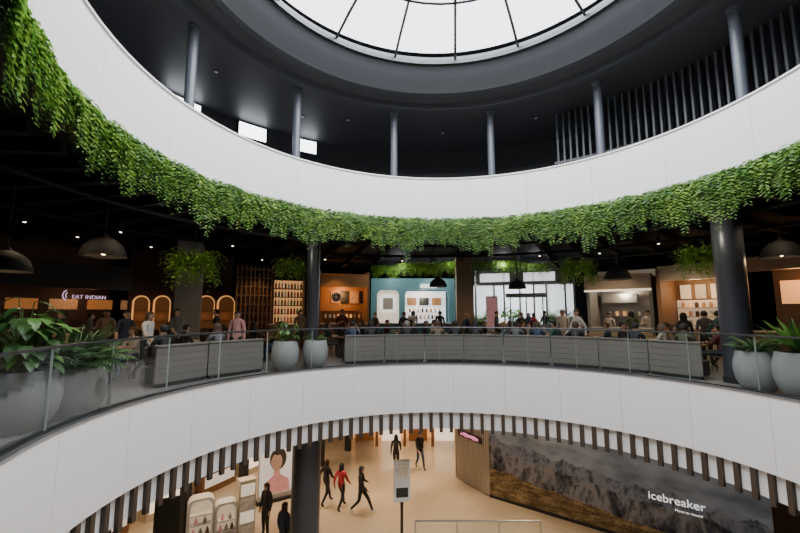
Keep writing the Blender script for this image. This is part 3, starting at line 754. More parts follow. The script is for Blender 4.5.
table0 = make_table(); chair0 = make_chair(); used = {'t': False, 'c': False}
def put(proto, key, x, y, rz, lab=None):
    if used[key]: o = copy_tree(proto)
    else: o = proto; used[key] = True
    o.location = (x, y, 0); o.rotation_euler.z = rz
    if lab:
        o['label'] = lab
        if 'group' in o.keys(): del o['group']
    return o
TAB = [(112, 8.9), (205, 9.3), (262, 9.4), (342, 9.2), (391, 9.2), (440, 9.2), (489, 9.2), (538, 9.2), (589, 9.2), (641, 9.1), (694, 8.9),
       (152, 11.7), (226, 11.4), (268, 12.1), (350, 12.2), (399, 12.2), (446, 11.6), (497, 12.2), (546, 12.0), (596, 10.9), (648, 10.5)]
order = list(range(1, len(TAB)))+[0]
seatd = {}
for i in order:
    px, R = TAB[i]
    x, y = ringpt(px, R); a = math.radians(ang(x, y))
    put(table0, 't', x, y, 0, 'round cafe table seen through the glass at the left' if i == 0 else None)
    tx, ty = math.cos(a), -math.sin(a)
    for q, sg in enumerate((-1, 1)):
        sx, sy = x+sg*tx*.6, y+sg*ty*.6
        rz = math.atan2(ty*-sg, tx*-sg)+PI/2
        put(chair0, 'c', sx, sy, rz, None if i else ('black cafe chair left of the round table seen through the left glass' if sg < 0 else 'black cafe chair right of the round table seen through the left glass'))
        seatd[(i, q)] = (sx, sy, rz)

# ------------------------------------------------------------------ PEOPLE
def base_pose(kind):
    J = {}
    if kind == 'sit':
        J.update(pelvis=(0, .0, .565), waist=(0, .02, .69), chest=(0, 0, .88), nb=(0, -.02, 1.03), neck=(0, -.035, 1.09), jaw=(0, -.075, 1.135), head=(0, -.06, 1.2), crown=(0, -.05, 1.265))
        for s, n in ((-1, 'R'), (1, 'L')):
            J['sh'+n] = (s*.165, -.02, .99); J['el'+n] = (s*.22, -.15, .78); J['wr'+n] = (s*.13, -.34, .81); J['ha'+n] = (s*.11, -.41, .80)
            J['hip'+n] = (s*.09, -.02, .55); J['kn'+n] = (s*.1, -.44, .52); J['an'+n] = (s*.1, -.42, .09); J['to'+n] = (s*.11, -.57, .035)
        return J
    J.update(pelvis=(0, 0, .94), waist=(0, .005, 1.08), chest=(0, .01, 1.27), nb=(0, .012, 1.43), neck=(0, 0, 1.49), jaw=(0, -.035, 1.535), head=(0, -.018, 1.60), crown=(0, -.008, 1.665))
    for s, n in ((-1, 'R'), (1, 'L')):
        J['sh'+n] = (s*.17, .012, 1.39); J['el'+n] = (s*.225, .03, 1.11); J['wr'+n] = (s*.235, -.04, .87); J['ha'+n] = (s*.23, -.06, .79)
        J['hip'+n] = (s*.088, 0, .90); J['kn'+n] = (s*.095, -.02, .50); J['an'+n] = (s*.1, .02, .085); J['to'+n] = (s*.115, -.14, .035)
    if kind in ('walk', 'stride'):
        J['knL'] = (.09, -.2, .53); J['anL'] = (.09, -.3, .11); J['toL'] = (.1, -.45, .075)
        J['knR'] = (-.09, .03, .49); J['anR'] = (-.09, .3, .15); J['toR'] = (-.1, .19, .04)
        J['elR'] = (-.215, -.09, 1.12); J['wrR'] = (-.2, -.27, .95); J['haR'] = (-.19, -.335, .9)
        J['elL'] = (.215, .17, 1.14); J['wrL'] = (.225, .15, .9); J['haL'] = (.225, .13, .82)
    if kind == 'stride':
        J['knL'] = (.1, -.25, .54); J['anL'] = (.1, -.42, .13); J['toL'] = (.11, -.57, .1); J['anR'] = (-.09, .38, .19); J['toR'] = (-.1, .29, .05); J['knR'] = (-.09, .06, .5)
        J['elL'] = (.23, -.05, 1.12); J['wrL'] = (.12, -.25, 1.12); J['haL'] = (.06, -.3, 1.13)
    if kind == 'phone':
        J['elR'] = (-.22, -.02, 1.12); J['wrR'] = (-.1, -.24, 1.2); J['haR'] = (-.06, -.3, 1.24)
        J['jaw'] = (0, -.05, 1.525); J['head'] = (0, -.04, 1.595)
    return J
RAD = dict(pelvis=.145, waist=.128, chest=.15, nb=.085, neck=.056, jaw=.066, head=.1, crown=.07, sh=.07, el=.05, wr=.034, ha=.036, hip=.1, kn=.066, an=.044, to=.04)
def skin_body(J, sleeve='long', legs='long'):
    names = list(J); idx = {n: i for i, n in enumerate(names)}
    E = [('pelvis', 'waist', 1), ('waist', 'chest', 1), ('chest', 'nb', 1), ('nb', 'neck', 0), ('neck', 'jaw', 0), ('jaw', 'head', 0), ('head', 'crown', 0)]
    for n in 'RL':
        E += [('nb', 'sh'+n, 1), ('sh'+n, 'el'+n, 1), ('el'+n, 'wr'+n, 1 if sleeve == 'long' else 0), ('wr'+n, 'ha'+n, 0),
              ('pelvis', 'hip'+n, 2), ('hip'+n, 'kn'+n, 2), ('kn'+n, 'an'+n, 2 if legs == 'long' else 0), ('an'+n, 'to'+n, 3)]
    rad = [RAD[n] if n in RAD else RAD[n[:-1]] for n in names]
    me = bpy.data.meshes.new('tmp'); me.from_pydata([J[n] for n in names], [(idx[a], idx[b]) for a, b, _ in E], [])
    ob = bpy.data.objects.new('tmp', me); COL.objects.link(ob)
    ob.modifiers.new('skin', 'SKIN'); sv = me.skin_vertices[0].data
    for i, r in enumerate(rad):
        sv[i].radius = (r, r*.82) if names[i] in ('pelvis', 'waist', 'chest') else (r, r); sv[i].use_root = names[i] == 'pelvis'
    ss = ob.modifiers.new('sub', 'SUBSURF'); ss.levels = 1; ss.render_levels = 1
    dg = bpy.context.evaluated_depsgraph_get(); dg.update()
    m2 = bpy.data.meshes.new_from_object(ob.evaluated_get(dg))
    b = MB(); b.v = [tuple(v.co) for v in m2.vertices]; b.f = [tuple(p.vertices) for p in m2.polygons]
    bpy.data.objects.remove(ob)
    if len(b.f) < 100:
        b = MB()
        for a, c, _ in E: b.tube([J[a], J[c]], [rad[idx[a]], rad[idx[c]]], 10)
    segs = [(Vector(J[a]), Vector(J[c]), rad[idx[a]], rad[idx[c]], t) for a, c, t in E]
    mi = []
    for f in b.f:
        p = sum((Vector(b.v[i]) for i in f), Vector())/len(f); best = (9, 0)
        for A, B, ra, rc, t in segs:
            d = B-A; k = max(0, min(1, (p-A).dot(d)/d.length_squared)); q = (p-A-d*k).length-(ra+(rc-ra)*k)
            if q < best[0]: best = (q, t)
        mi.append(best[1])
    b.m = mi
    h = Vector(J['head'])
    for s in (-1, 1):
        b.ball(h+Vector((s*.033, -.079, .0)), .012, 8, 4); b.ball(h+Vector((s*.088, .01, -.01)), (.013, .024, .032), 8, 0)
    b.tube([h+Vector((0, -.078, .0)), h+Vector((0, -.104, -.035)), h+Vector((0, -.078, -.042))], [.008, .014, .009], 6, 0)
    b.ball(h+Vector((0, -.07, -.064)), (.024, .012, .007), 8, 5)
    for n, s in (('R', -1), ('L', 1)):
        w = Vector(J['wr'+n]); ha = Vector(J['ha'+n]); d = (ha-w).normalized()
        sd = Vector((0, -1, 0)) if abs(d.z) > .7 else Vector((-s, 0, 0))
        sd = (sd-d*sd.dot(d)).normalized(); up = d.cross(sd)
        for k, L in enumerate((.062, .074, .07, .056)):
            o = ha+sd*(.024-.016*k)
            b.tube([o, o+d*(L*.55)+up*.004, o+d*L+up*.014*s], [.0095, .0088, .0065], 6, 0)
        o = w+d*.045+sd*.02
        b.tube([o, o+sd*.03+d*.025, o+sd*.036+d*.055], [.011, .0095, .007], 6, 0)
    return b
def hair_mesh(J, style):
    h = Vector(J['head'])+Vector((0, .012, .022)); b = MB()
    R = (.1, .112, .108)
    if style == 'short':
        b.ball(h, R, 18, 0, lambda x, y, z: z > .035 or (y > .0 and z > -.065))
    else:
        b.ball(h, R, 18, 0, lambda x, y, z: z > .04 or (y > -.03 and z > -.1))
        N = 12; vs = []
        for i, (dz, rr) in enumerate(((-.02, .103), (-.1, .108), (-.19, .1), (-.27, .07))):
            for k in range(N+1):
                a = PI*(-.08)+PI*1.16*k/N
                vs.append((h.x+rr*math.cos(a), h.y+rr*.95*math.sin(a)+i*.006, h.z+dz))
        fs = [(i*(N+1)+k, i*(N+1)+k+1, (i+1)*(N+1)+k+1, (i+1)*(N+1)+k) for i in range(3) for k in range(N)]
        b.add(vs, fs)
    return b
PALC = dict(pink=(.60, .30, .30), navy=(.022, .032, .07), black=(.016, .016, .018), grey=(.095, .095, .1), white=(.52, .49, .46), maroon=(.10, .022, .026), red=(.45, .035, .045), olive=(.065, .065, .035),
            teal=(.02, .085, .095), denim=(.04, .06, .12), dark=(.02, .02, .024), tan=(.16, .115, .075), mustard=(.22, .13, .035), lightblue=(.11, .165, .23), brown=(.05, .025, .012), blond=(.28, .18, .08), hblack=(.010, .008, .007), hgrey=(.2, .19, .18),
            skinA=(.5, .3, .21), skinB=(.27, .145, .09), skinC=(.55, .37, .27), lips=(.35, .12, .11), shoe=(.02, .02, .02), shoewhite=(.65, .65, .65))
PM = {k: mat('cloth_'+k if not k.startswith('skin') else k, v, .75, var=.12, scale=20) for k, v in PALC.items()}
protos = {}
def proto(pose, sleeve):
    k = (pose, sleeve)
    if k not in protos:
        J = base_pose(pose); b = skin_body(J, sleeve)
        me = b.mesh('person', [PM['skinA'], PM['black'], PM['dark'], PM['shoe'], PM['hblack'], PM['lips']], True)
        me.polygons.foreach_set('use_smooth', [True]*len(me.polygons))
        protos[k] = (me, {s: hair_mesh(J, s).mesh('hair', PM['hblack'], True) for s in ('short', 'long')})
    return protos[k]
rp = random.Random(21)
def person(x, y, z, rz, pose, shirt, pants, hair, hcol, lab, sleeve='long', h=None, skin=None, shoe='shoe'):
    me, hm = proto(pose, sleeve)
    o = bpy.data.objects.new('person', me); COL.objects.link(o); o.location = (x, y, z); o.rotation_euler.z = rz
    s = h if h else rp.uniform(.95, 1.06)
    if pose == 'sit': s = h if h else rp.uniform(.98, 1.03)
    o.scale = (s, s, s)
    for i, mn in enumerate((skin or rp.choice(('skinA', 'skinC', 'skinB', 'skinA')), shirt, pants, shoe)):
        o.material_slots[i].link = 'OBJECT'; o.material_slots[i].material = PM[mn]
    tag(o, lab, 'person')
    hb = bpy.data.objects.new('hair', hm[hair]); COL.objects.link(hb); hb.parent = o
    hb.material_slots[0].link = 'OBJECT'; hb.material_slots[0].material = PM[hcol]
    return o
D = math.radians
UP = [
 (237, 8.5, 'stand', 10, 'pink', 'dark', 'short', 'brown', 'person in a pale pink shirt standing behind the left benches'),
 (126, 10.4, 'stand', 60, 'navy', 'dark', 'short', 'hblack', 'person in navy standing left of the grey square pillar'),
 (176, 10.3, 'walk', 70, 'grey', 'denim', 'long', 'hblack', 'long-haired person in grey walking by the grey square pillar'),
 (216, 10.4, 'walk', -80, 'black', 'dark', 'short', 'hblack', 'person in black walking in front of the arched niches'),
 (342, 10.7, 'phone', 20, 'maroon', 'dark', 'short', 'brown', 'person in maroon standing in front of the orange timber kiosk'),
 (375, 13.7, 'stand', -40, 'olive', 'dark', 'short', 'brown', 'person in olive standing at the left end of the aqua kiosk'),
 (413, 14.0, 'phone', 160, 'white', 'denim', 'long', 'brown', 'person in white facing the aqua kiosk counter'),
 (440, 13.8, 'stand', 170, 'black', 'dark', 'short', 'hblack', 'person in black facing the right end of the aqua kiosk'),
 (497, 13.9, 'walk', 60, 'grey', 'dark', 'short', 'hblack', 'person in grey walking in front of the pink poster panel'),
 (534, 13.8, 'walk', -70, 'red', 'dark', 'long', 'hblack', 'person in red walking in front of the white display counter'),
 (563, 10.5, 'stand', -20, 'white', 'denim', 'short', 'hgrey', 'grey-haired person in white standing left of the kitchen stall'),
 (684, 9.8, 'stand', 170, 'black', 'dark', 'long', 'hblack', 'long-haired person in black standing before the timber food counter'),
 (705, 10.7, 'phone', 150, 'grey', 'dark', 'short', 'brown', 'person in grey ordering at the timber food counter'),
 (719, 9.9, 'walk', 80, 'teal', 'dark', 'short', 'hblack', 'person in teal walking just left of the thick dark column'),
 (300, 12.4, 'stand', 30, 'tan', 'dark', 'long', 'brown', 'person in tan standing at the bottle bar'),
 (467, 10.5, 'walk', 100, 'navy', 'dark', 'long', 'blond', 'fair-haired person in navy walking past the tan square pillar'),
 (90, 12.6, 'stand', 140, 'grey', 'dark', 'short', 'hblack', 'person in grey at the dark left food stall counter'),
 (149, 8.3, 'walk', 85, 'white', 'dark', 'long', 'brown', 'person in white walking left of the leftmost bench'),
 (404, 10.7, 'stand', 15, 'navy', 'dark', 'short', 'brown', 'person in navy standing between tables before the aqua kiosk'),
 (521, 10.6, 'phone', 0, 'black', 'dark', 'short', 'brown', 'brown-haired person in black looking down before the far windows'),
 (577, 8.4, 'walk', -80, 'white', 'denim', 'short', 'brown', 'brown-haired person in white walking below the hanging plant by the kitchen'),
 (632, 12.0, 'phone', 165, 'olive', 'dark', 'long', 'hblack', 'long-haired person in olive ordering at the kitchen counter'),
 (62, 10.2, 'walk', -60, 'black', 'dark', 'short', 'hblack', 'person in black walking below the glowing stall sign'),
 (106, 11.2, 'phone', 30, 'tan', 'dark', 'long', 'hblack', 'person in tan looking down near the dark left food stall'),
 (495, 18.4, 'walk', 70, 'black', 'dark', 'short', 'hblack', 'distant person in black at the left of the bright far windows'),
 (529, 18.6, 'stand', -20, 'navy', 'dark', 'long', 'hblack', 'distant person in navy at the middle of the bright far windows'),
 (545, 18.3, 'walk', -70, 'grey', 'dark', 'short', 'brown', 'distant person in grey at the right of the bright far windows'),
]
for px, R, ps, rd, sh, pa, hs, hc, lab in UP:
    x, y = ringpt(px, R); person(x, y, 0, D(rd), ps, sh, pa, hs, hc, lab, rp.choice(('long', 'short')))
for lx, ly, lab in ((-.6, 1.0, 'person in white at the left inside the kitchen stall'), (.9, .95, 'person in white at the right inside the kitchen stall')):
    p = KS.pt(lx, ly, 0); person(p[0], p[1], 0, KS.rz, 'phone', 'white', 'dark', 'short', 'hblack', lab, 'short')
SITP = [
 (0, 1, 'white', 'denim', 'long', 'brown', 'person in white sitting at the round table seen through the left glass'),
 (1, 0, 'black', 'dark', 'short', 'hblack', 'person in black at a table beyond the leftmost benches'),
 (1, 1, 'grey', 'dark', 'long', 'hblack', 'long-haired person in grey at a table beyond the leftmost benches'),
 (2, 1, 'mustard', 'denim', 'short', 'brown', 'person in dark mustard seated left of the pale pots'),
 (3, 0, 'black', 'dark', 'long', 'hblack', 'long-haired person in black seated just right of the slim dark column'),
 (3, 1, 'white', 'dark', 'short', 'brown', 'person in white seated right of the pale pots'),
 (4, 0, 'navy', 'dark', 'short', 'hblack', 'person in navy seated in front of the left aqua kiosk window'),
 (4, 1, 'tan', 'dark', 'long', 'brown', 'person in tan seated in front of the aqua kiosk'),
 (5, 0, 'black', 'dark', 'short', 'hgrey', 'grey-haired person in black seated below the dome pendant at the middle'),
 (5, 1, 'maroon', 'dark', 'long', 'hblack', 'person in maroon seated at the middle behind the benches'),
 (6, 0, 'grey', 'dark', 'short', 'hblack', 'person in grey seated in front of the tan pillar'),
 (6, 1, 'lightblue', 'dark', 'long', 'blond', 'fair-haired person in blue seated below the pink poster'),
 (7, 0, 'black', 'dark', 'short', 'brown', 'brown-haired person in black seated below the far windows'),
 (7, 1, 'teal', 'dark', 'short', 'hblack', 'person in teal seated in front of the white display counter'),
 (8, 0, 'white', 'dark', 'long', 'hblack', 'long-haired person in white seated left of the kitchen stall'),
 (8, 1, 'navy', 'denim', 'short', 'brown', 'person in navy seated at the left of the kitchen counter'),
 (9, 0, 'black', 'dark', 'short', 'hblack', 'person in black at a table before the kitchen stall'),
 (9, 1, 'white', 'denim', 'short', 'hgrey', 'grey-haired person in white at a table before the kitchen stall'),
 (10, 0, 'tan', 'dark', 'long', 'brown', 'person in tan at a table before the timber food counter'),
 (10, 1, 'maroon', 'dark', 'short', 'hblack', 'person in maroon at a table before the timber food counter'),
 (11, 0, 'grey', 'dark', 'short', 'brown', 'person in grey seated at the table below the arched niches'),
 (11, 1, 'black', 'dark', 'long', 'hblack', 'long-haired person in black at the table below the arched niches'),
 (12, 1, 'pink', 'dark', 'long', 'hblack', 'long-haired person in pink seated beyond the leftmost benches'),
 (13, 0, 'black', 'dark', 'long', 'brown', 'brown-haired person in black seated before the timber screen'),
 (13, 1, 'tan', 'dark', 'short', 'hblack', 'person in tan seated before the bottle shelves'),
 (14, 0, 'olive', 'dark', 'short', 'hblack', 'person in olive seated before the orange timber kiosk'),
 (14, 1, 'navy', 'dark', 'long', 'brown', 'long-haired person in navy seated before the orange timber kiosk'),
 (15, 0, 'maroon', 'dark', 'short', 'hblack', 'person in maroon seated close to the aqua kiosk'),
 (15, 1, 'black', 'dark', 'long', 'hblack', 'long-haired person in black seated close to the aqua kiosk'),
 (16, 0, 'white', 'dark', 'short', 'hblack', 'person in white seated by the right end of the aqua kiosk'),
 (17, 0, 'black', 'dark', 'short', 'hgrey', 'grey-haired person in black seated below the pink poster panel'),
 (17, 1, 'grey', 'dark', 'long', 'brown', 'person in grey seated close to the bright far windows'),
 (18, 0, 'navy', 'dark', 'long', 'hblack', 'long-haired person in navy seated by the white display counter'),
 (19, 0, 'grey', 'dark', 'short', 'hblack', 'person in grey seated close under the kitchen canopy'),
 (20, 1, 'mustard', 'dark', 'short', 'hblack', 'person in dark mustard seated close to the kitchen counter'),
]
for ti, si, sh, pa, hs, hc, lab in SITP:
    x, y, rz = seatd[(ti, si)]; person(x, y, 0, rz, 'sit', sh, pa, hs, hc, lab, rp.choice(('long', 'short')))
BP = [
 (0, -.2, 'black', 'short', 'hblack', 'person with short black hair sitting on the leftmost bench, back to the glass'),
 (1, -.25, 'grey', 'long', 'brown', 'long-haired person in grey on the second bench, back to the glass'),
 (2, -.25, 'navy', 'short', 'hblack', 'person in navy on the bench right of the pale pots, back to the glass'),
 (2, .22, 'black', 'long', 'hblack', 'long-haired person in black on the bench right of the pale pots'),
 (3, .1, 'black', 'short', 'hgrey', 'grey-haired person in black on the fourth bench, back to the glass'),
 (4, -.15, 'tan', 'long', 'brown', 'long-haired person in tan on the bench right of the middle seam'),
 (4, .32, 'black', 'short', 'hblack', 'person in black on the bench right of the middle seam'),
 (5, -.2, 'black', 'long', 'hblack', 'long-haired person in black on the bench below the tan pillar'),
 (6, -.25, 'grey', 'short', 'hblack', 'person in grey on the bench below the far windows'),
 (6, .22, 'navy', 'long', 'brown', 'long-haired person in navy on the bench below the far windows'),
 (7, 0, 'black', 'short', 'brown', 'person in black on the bench left of the kitchen stall'),
 (8, .2, 'black', 'short', 'hblack', 'short-haired person in black on the bench before the kitchen stall'),
 (9, .1, 'olive', 'short', 'hblack', 'person in olive on the bench before the timber food counter'),
]
for bi, fx, sh, hs, hc, lab in BP:
    x, y, rz, w = BENCH[bi]; lx, ly = fx*w, .36
    person(x+lx*math.cos(rz)-ly*math.sin(rz), y+lx*math.sin(rz)+ly*math.cos(rz), .0, rz+PI, 'sit', sh, 'dark', hs, hc, lab, 'long', 1.05)

# ------------------------------------------------------------------ LOWER FLOOR
LP = [
 (396, 472, 'walk', 175, 'black', 'dark', 'long', 'hblack', 'person in black seen from behind beyond the sign post'),
 (420, 469, 'walk', 20, 'black', 'denim', 'short', 'hblack', 'person in dark clothes walking right of the sign post'),
 (326, 505, 'walk', 140, 'black', 'dark', 'long', 'brown', 'person in black walking beside the one in red'),
 (341, 510, 'walk', 150, 'red', 'dark', 'long', 'hblack', 'person in a red jacket walking on the lower floor'),
 (361, 514, 'stride', 80, 'black', 'dark', 'long', 'hblack', 'person in black striding in white shoes on the lower floor'),
 (265, 536, 'stand', -30, 'black', 'dark', 'long', 'hblack', 'person in black standing by the lower left shop'),
 (283, 562, 'stand', 150, 'navy', 'dark', 'long', 'brown', 'person at the bottom edge beside the lower dark column'),
]
for px, py, ps, rd, sh, pa, hs, hc, lab in LP:
    x, y = floorpt(px, py, LOW); person(x, y, LOW, D(rd), ps, sh, pa, hs, hc, lab, 'long', 1.0, 'skinA', 'shoewhite' if px == 361 else 'shoe')
# mural wall at right
A = Vector(floorpt(490, 497, LOW)); B = Vector((10.6, 12.0))
d = B-A; L = d.length; rz = math.atan2(d.y, d.x)
mid = (A+B)/2
mm = bpy.data.materials.new('mountain_mural'); mm.use_nodes = True; nt = mm.node_tree; bs = nt.nodes['Principled BSDF']
tc = nt.nodes.new('ShaderNodeTexCoord'); sx = nt.nodes.new('ShaderNodeSeparateXYZ'); nt.links.new(tc.outputs['Object'], sx.inputs[0])
def nz(scale, sc, det=5, dist=0, rot=0, rough=.5):
    mp = nt.nodes.new('ShaderNodeMapping'); mp.inputs['Scale'].default_value = sc; mp.inputs['Rotation'].default_value = (0, rot, 0); q = nt.nodes.new('ShaderNodeTexNoise'); q.inputs['Scale'].default_value = scale; q.inputs['Detail'].default_value = det
    q.inputs['Distortion'].default_value = dist; q.inputs['Roughness'].default_value = rough
    nt.links.new(tc.outputs['Object'], mp.inputs[0]); nt.links.new(mp.outputs[0], q.inputs['Vector']); return q.outputs['Fac']
def mth(op, a, b=0):
    q = nt.nodes.new('ShaderNodeMath'); q.operation = op; q.use_clamp = False
    for i, v in enumerate((a, b)):
        if isinstance(v, (int, float)): q.inputs[i].default_value = v
        else: nt.links.new(v, q.inputs[i])
    return q.outputs[0]
def ridge(n): return mth('SUBTRACT', 1, mth('ABSOLUTE', mth('SUBTRACT', mth('MULTIPLY', n, 4), 2)))
def ramp(f, stops):
    q = nt.nodes.new('ShaderNodeValToRGB'); nt.links.new(f, q.inputs[0]); e = q.color_ramp.elements
    e[0].position, e[0].color = stops[0][0], stops[0][1]+(1,); e[1].position, e[1].color = stops[-1][0], stops[-1][1]+(1,)
    for p, c in stops[1:-1]: x = e.new(p); x.color = c+(1,)
    return q.outputs[0]
def mix(f, a, b):
    q = nt.nodes.new('ShaderNodeMixRGB'); nt.links.new(f, q.inputs[0]); nt.links.new(a, q.inputs[1]); nt.links.new(b, q.inputs[2]); return q.outputs[0]
def mus(s1, s2, rot): return mth('ADD', mth('ADD', mth('MULTIPLY', ridge(nz(s1, (1, 1, .45), 3, .5, rot)), .45), mth('MULTIPLY', ridge(nz(s2, (1, 1, .6), 5, .4, rot, .65)), .35)), mth('MULTIPLY', nz(14, (1, 1, 1), 8, 0, 0, .7), .2))
g1 = mth('ADD', mth('MULTIPLY', nz(1.8, (1, 1, 3), 6), .5), mth('MULTIPLY', nz(20, (1, 1, 1.4), 6), .5))
grass = ramp(g1, [(.38, (.035, .021, .009)), (.5, (.115, .072, .03)), (.6, (.26, .17, .075))])
hills = ramp(mus(1.1, 3.0, .55), [(.36, (.004, .0042, .005)), (.52, (.022, .021, .023)), (.66, (.06, .055, .055)), (.82, (.17, .15, .135))])
fars = ramp(mus(1.5, 4.0, -.5), [(.3, (.012, .0135, .017)), (.55, (.045, .048, .055)), (.8, (.15, .15, .16))])
skyc = ramp(nz(.9, (1, 1, 2.5), 6), [(.35, (.11, .118, .13)), (.65, (.24, .25, .265))])
tilt = mth('MULTIPLY', sx.outputs['X'], -.11)
far_r = mth('ADD', mth('ADD', mth('MULTIPLY', nz(.9, (1, 0, 0), 10, 0, 0, .55), 1.6), 1.1), tilt)
hill_r = mth('ADD', mth('ADD', mth('MULTIPLY', nz(.6, (1, 0, 0), 9), 1.3), .82), tilt)
gl = mth('ADD', mth('ADD', mth('MULTIPLY', nz(.7, (1, 0, 0), 9), .6), .40), mth('MULTIPLY', sx.outputs['X'], -.10))
mF = mth('GREATER_THAN', sx.outputs['Z'], far_r); mH = mth('GREATER_THAN', sx.outputs['Z'], hill_r); mG = mth('GREATER_THAN', sx.outputs['Z'], gl)
colr = mix(mG, grass, mix(mH, hills, mix(mF, fars, skyc)))
nt.links.new(colr, bs.inputs['Base Color']); bs.inputs['Roughness'].default_value = .7; bs.inputs['Specular IOR Level'].default_value = .12
nt.links.new(colr, bs.inputs['Emission Color']); bs.inputs['Emission Strength'].default_value = .25  # print glows in its own colours to lighten the panel
t = thing('wall_mural', 'large mountain and tussock mural hoarding with white lettering on the lower floor', 'mural', (mid.x, mid.y, LOW), rz)
b = MB(); b.box((0, .06, 1.95), (L, .1, 3.8)); b.build('printed_panel', mm, t)
b = MB(); b.box((0, .05, .05), (L, .16, .1)); b.build('skirting', M['rail'], t)
def murx(px, py):
    k = kray(px, py)
    s = (k*A.y-A.x)/(d.x-k*d.y); P = A+d*s
    return (s-.5)*L, zrow(py, P.y)-LOW
x0, z0 = murx(648, 498); x1, z1 = murx(710, 509)
text('lettering', 'icebreaker', (x1-x0)/4.6, M['letter'], t, (x0, -.005, z0), .004, 0)
xs, zs = murx(675, 511)
text('lettering', 'Move to natural', .11, M['letter'], t, (xs, -.005, zs), .003)
# cream ribbed return wall with pink sign
A3 = Vector(floorpt(456, 477, LOW)); B3 = A; d3 = B3-A3; L3 = d3.length; r3 = math.atan2(d3.y, d3.x)
w = struct(MB().box((0, .08, 1.95), (L3, .16, 3.8)).build('wall_right', M['cream'], None, False, ((A3.x+B3.x)/2, (A3.y+B3.y)/2, LOW), r3))
for k in range(18):
    MB().box((-L3/2+(k+.5)*L3/18, -.02, 1.95), (L3/36, .05, 3.8)).build('rib', M['counter'], w)
t = thing('neon_sign', 'small pink neon sign high on the cream ribbed wall', 'sign', ((A3.x+B3.x)/2, (A3.y+B3.y)/2, LOW+2.02), r3)
MB().box((0, -.09, .1), (1.6, .04, .26)).build('backing', M['maroon'], t)
b = MB()
b.tube([(-.62+1.24*i/90+.07*math.sin(i*.62), -.13, .10+(.075 if (i//20) % 2 else .05)*math.cos(i*.62)) for i in range(91)], .011, 6)
b.build('neon_tube', M['pinkneon'], t, True)
# far lit shop on the lower floor
x, y = floorpt(405, 452, LOW)
t = thing('lit_shopfront', 'orange lit shopfront at the far end of the lower floor', 'shopfront', (x, y+1.0, LOW), 0)
b = MB(); b.box((0, 1.6, 1.6), (6.5, .1, 3.2)); b.build('back_wall', M['warmlow'], t)
for k in range(5): MB().box((-3.2+k*1.6, 0, 1.6), (.16, .2, 3.2)).build('post', M['timber'], t)
MB().box((0, 0, 3.0), (6.6, .25, .5)).build('header', M['timber'], t)
for k in range(4): MB().box((-2.4+k*1.6, 1.2, .9), (1.1, .5, 1.8)).build('display_case', M['creamglow'] if k % 2 else M['orangew'], t)
# left lower shop
A4 = Vector((-8.2, 11.5)); B4 = Vector((-2.7, 23)); d4 = B4-A4; L4 = d4.length; m4 = (A4+B4)/2; r4 = math.atan2(d4.y, d4.x)
t = thing('open_shopfront', 'open fronted shop with warm lit interior at lower left', 'shopfront', (m4.x, m4.y, LOW), r4)
MB().box((0, 3.0, 1.8), (L4, .12, 3.6)).build('back_wall', M['creamfix'], t)
for k in range(6): MB().box((-L4/2+.2+k*(L4-.4)/5, .1, 1.8), (.22, .3, 3.6)).build('post', M['black2'], t)
MB().box((0, .1, 3.3), (L4, .4, .6)).build('header', M['black2'], t)
for k in range(5):
    cb = MB().box((-L4/2+1.5+k*2.3, 2.7, 1.1), (1.7, .45, 2.2)).build('wall_cabinet', M['creamfix'] if k % 2 else M['timber'], t)
    for q in range(3): MB().box((-L4/2+1.5+k*2.3, 2.46, .5+q*.62), (1.5, .03, .45)).build('lit_shelf', M['creamglow'] if (k+q) % 2 else M['posterW'], cb)
def place(px, py): return floorpt(px, py, LOW)
def arc2(hw, top, z0=0):
    r = hw*.55; return [(-hw, z0), (-hw, top-r)]+[(-hw+r-r*math.cos(PI/2*i/8), top-r+r*math.sin(PI/2*i/8)) for i in range(1, 9)]+[(hw-r+r*math.sin(PI/2*i/8), top-r+r*math.cos(PI/2*i/8)) for i in range(8)]+[(hw, top-r), (hw, z0)]
for px, py, hw, top, lab in ((199, 550, .40, 1.55, 'taller rounded cream display unit at lower left with a lit niche'), (225, 545, .34, 1.3, 'shorter rounded cream display unit right of the taller one')):
    x, y = place(px, py); tall = px == 199
    t = thing('display_unit', lab, 'display stand', (x, y, LOW), .5)
    MB().prism(arc2(hw, top), 0, .45).build('body', M['whitefix'], t)
    MB().prism([(a*.8, c) for a, c in arc2(hw, top-.08, .5)], -.015, 0).build('lit_niche', M['creamdim'], t)
    for zz in (.5, .82, 1.12)[:3 if tall else 2]: MB().box((0, -.09, zz), (hw*1.6, .2, .035)).build('shelf', M['whitefix'], t)
    c5, s5 = math.cos(.5), math.sin(.5)
    for k, (fx, zz) in enumerate(((-.5, .518), (0, .518), (.5, .518), (-.35, .838), (.3, .838))):
        ax, ay = fx*hw, -.1
        o = MB().lathe([(0, 0), (.05, 0), (.058, .08), (.028, .14), (.028, .18), (0, .18)], 12).build('display_jar', [M['posterA'], M['counter'], M['timber']][k % 3], None, True, (x+c5*ax-s5*ay, y+s5*ax+c5*ay, LOW+zz))
        tag(o, 'small product jar on the %s rounded cream display unit' % ('taller' if tall else 'shorter'), 'jar', 'jars on the %s display unit' % ('taller' if tall else 'shorter'))
x, y = place(246, 540)
t = thing('display_cabinet', 'tall cream display cabinet right of the rounded cream units', 'cabinet', (x, y, LOW), .6)
MB().box((0, .2, .95), (.55, .4, 1.9)).build('body', M['creamfix'], t, bevel=.02)
for k in range(4): MB().box((0, -.01, .3+k*.43), (.45, .03, .36)).build('lit_shelf', M['creammid'] if k % 2 else M['posterB'], t)
x, y = place(276, 520)
t = thing('light_box_poster', 'tall lit portrait poster in a pale frame beside the lower dark column', 'poster', (x-.5, y+1.5, LOW), .55)
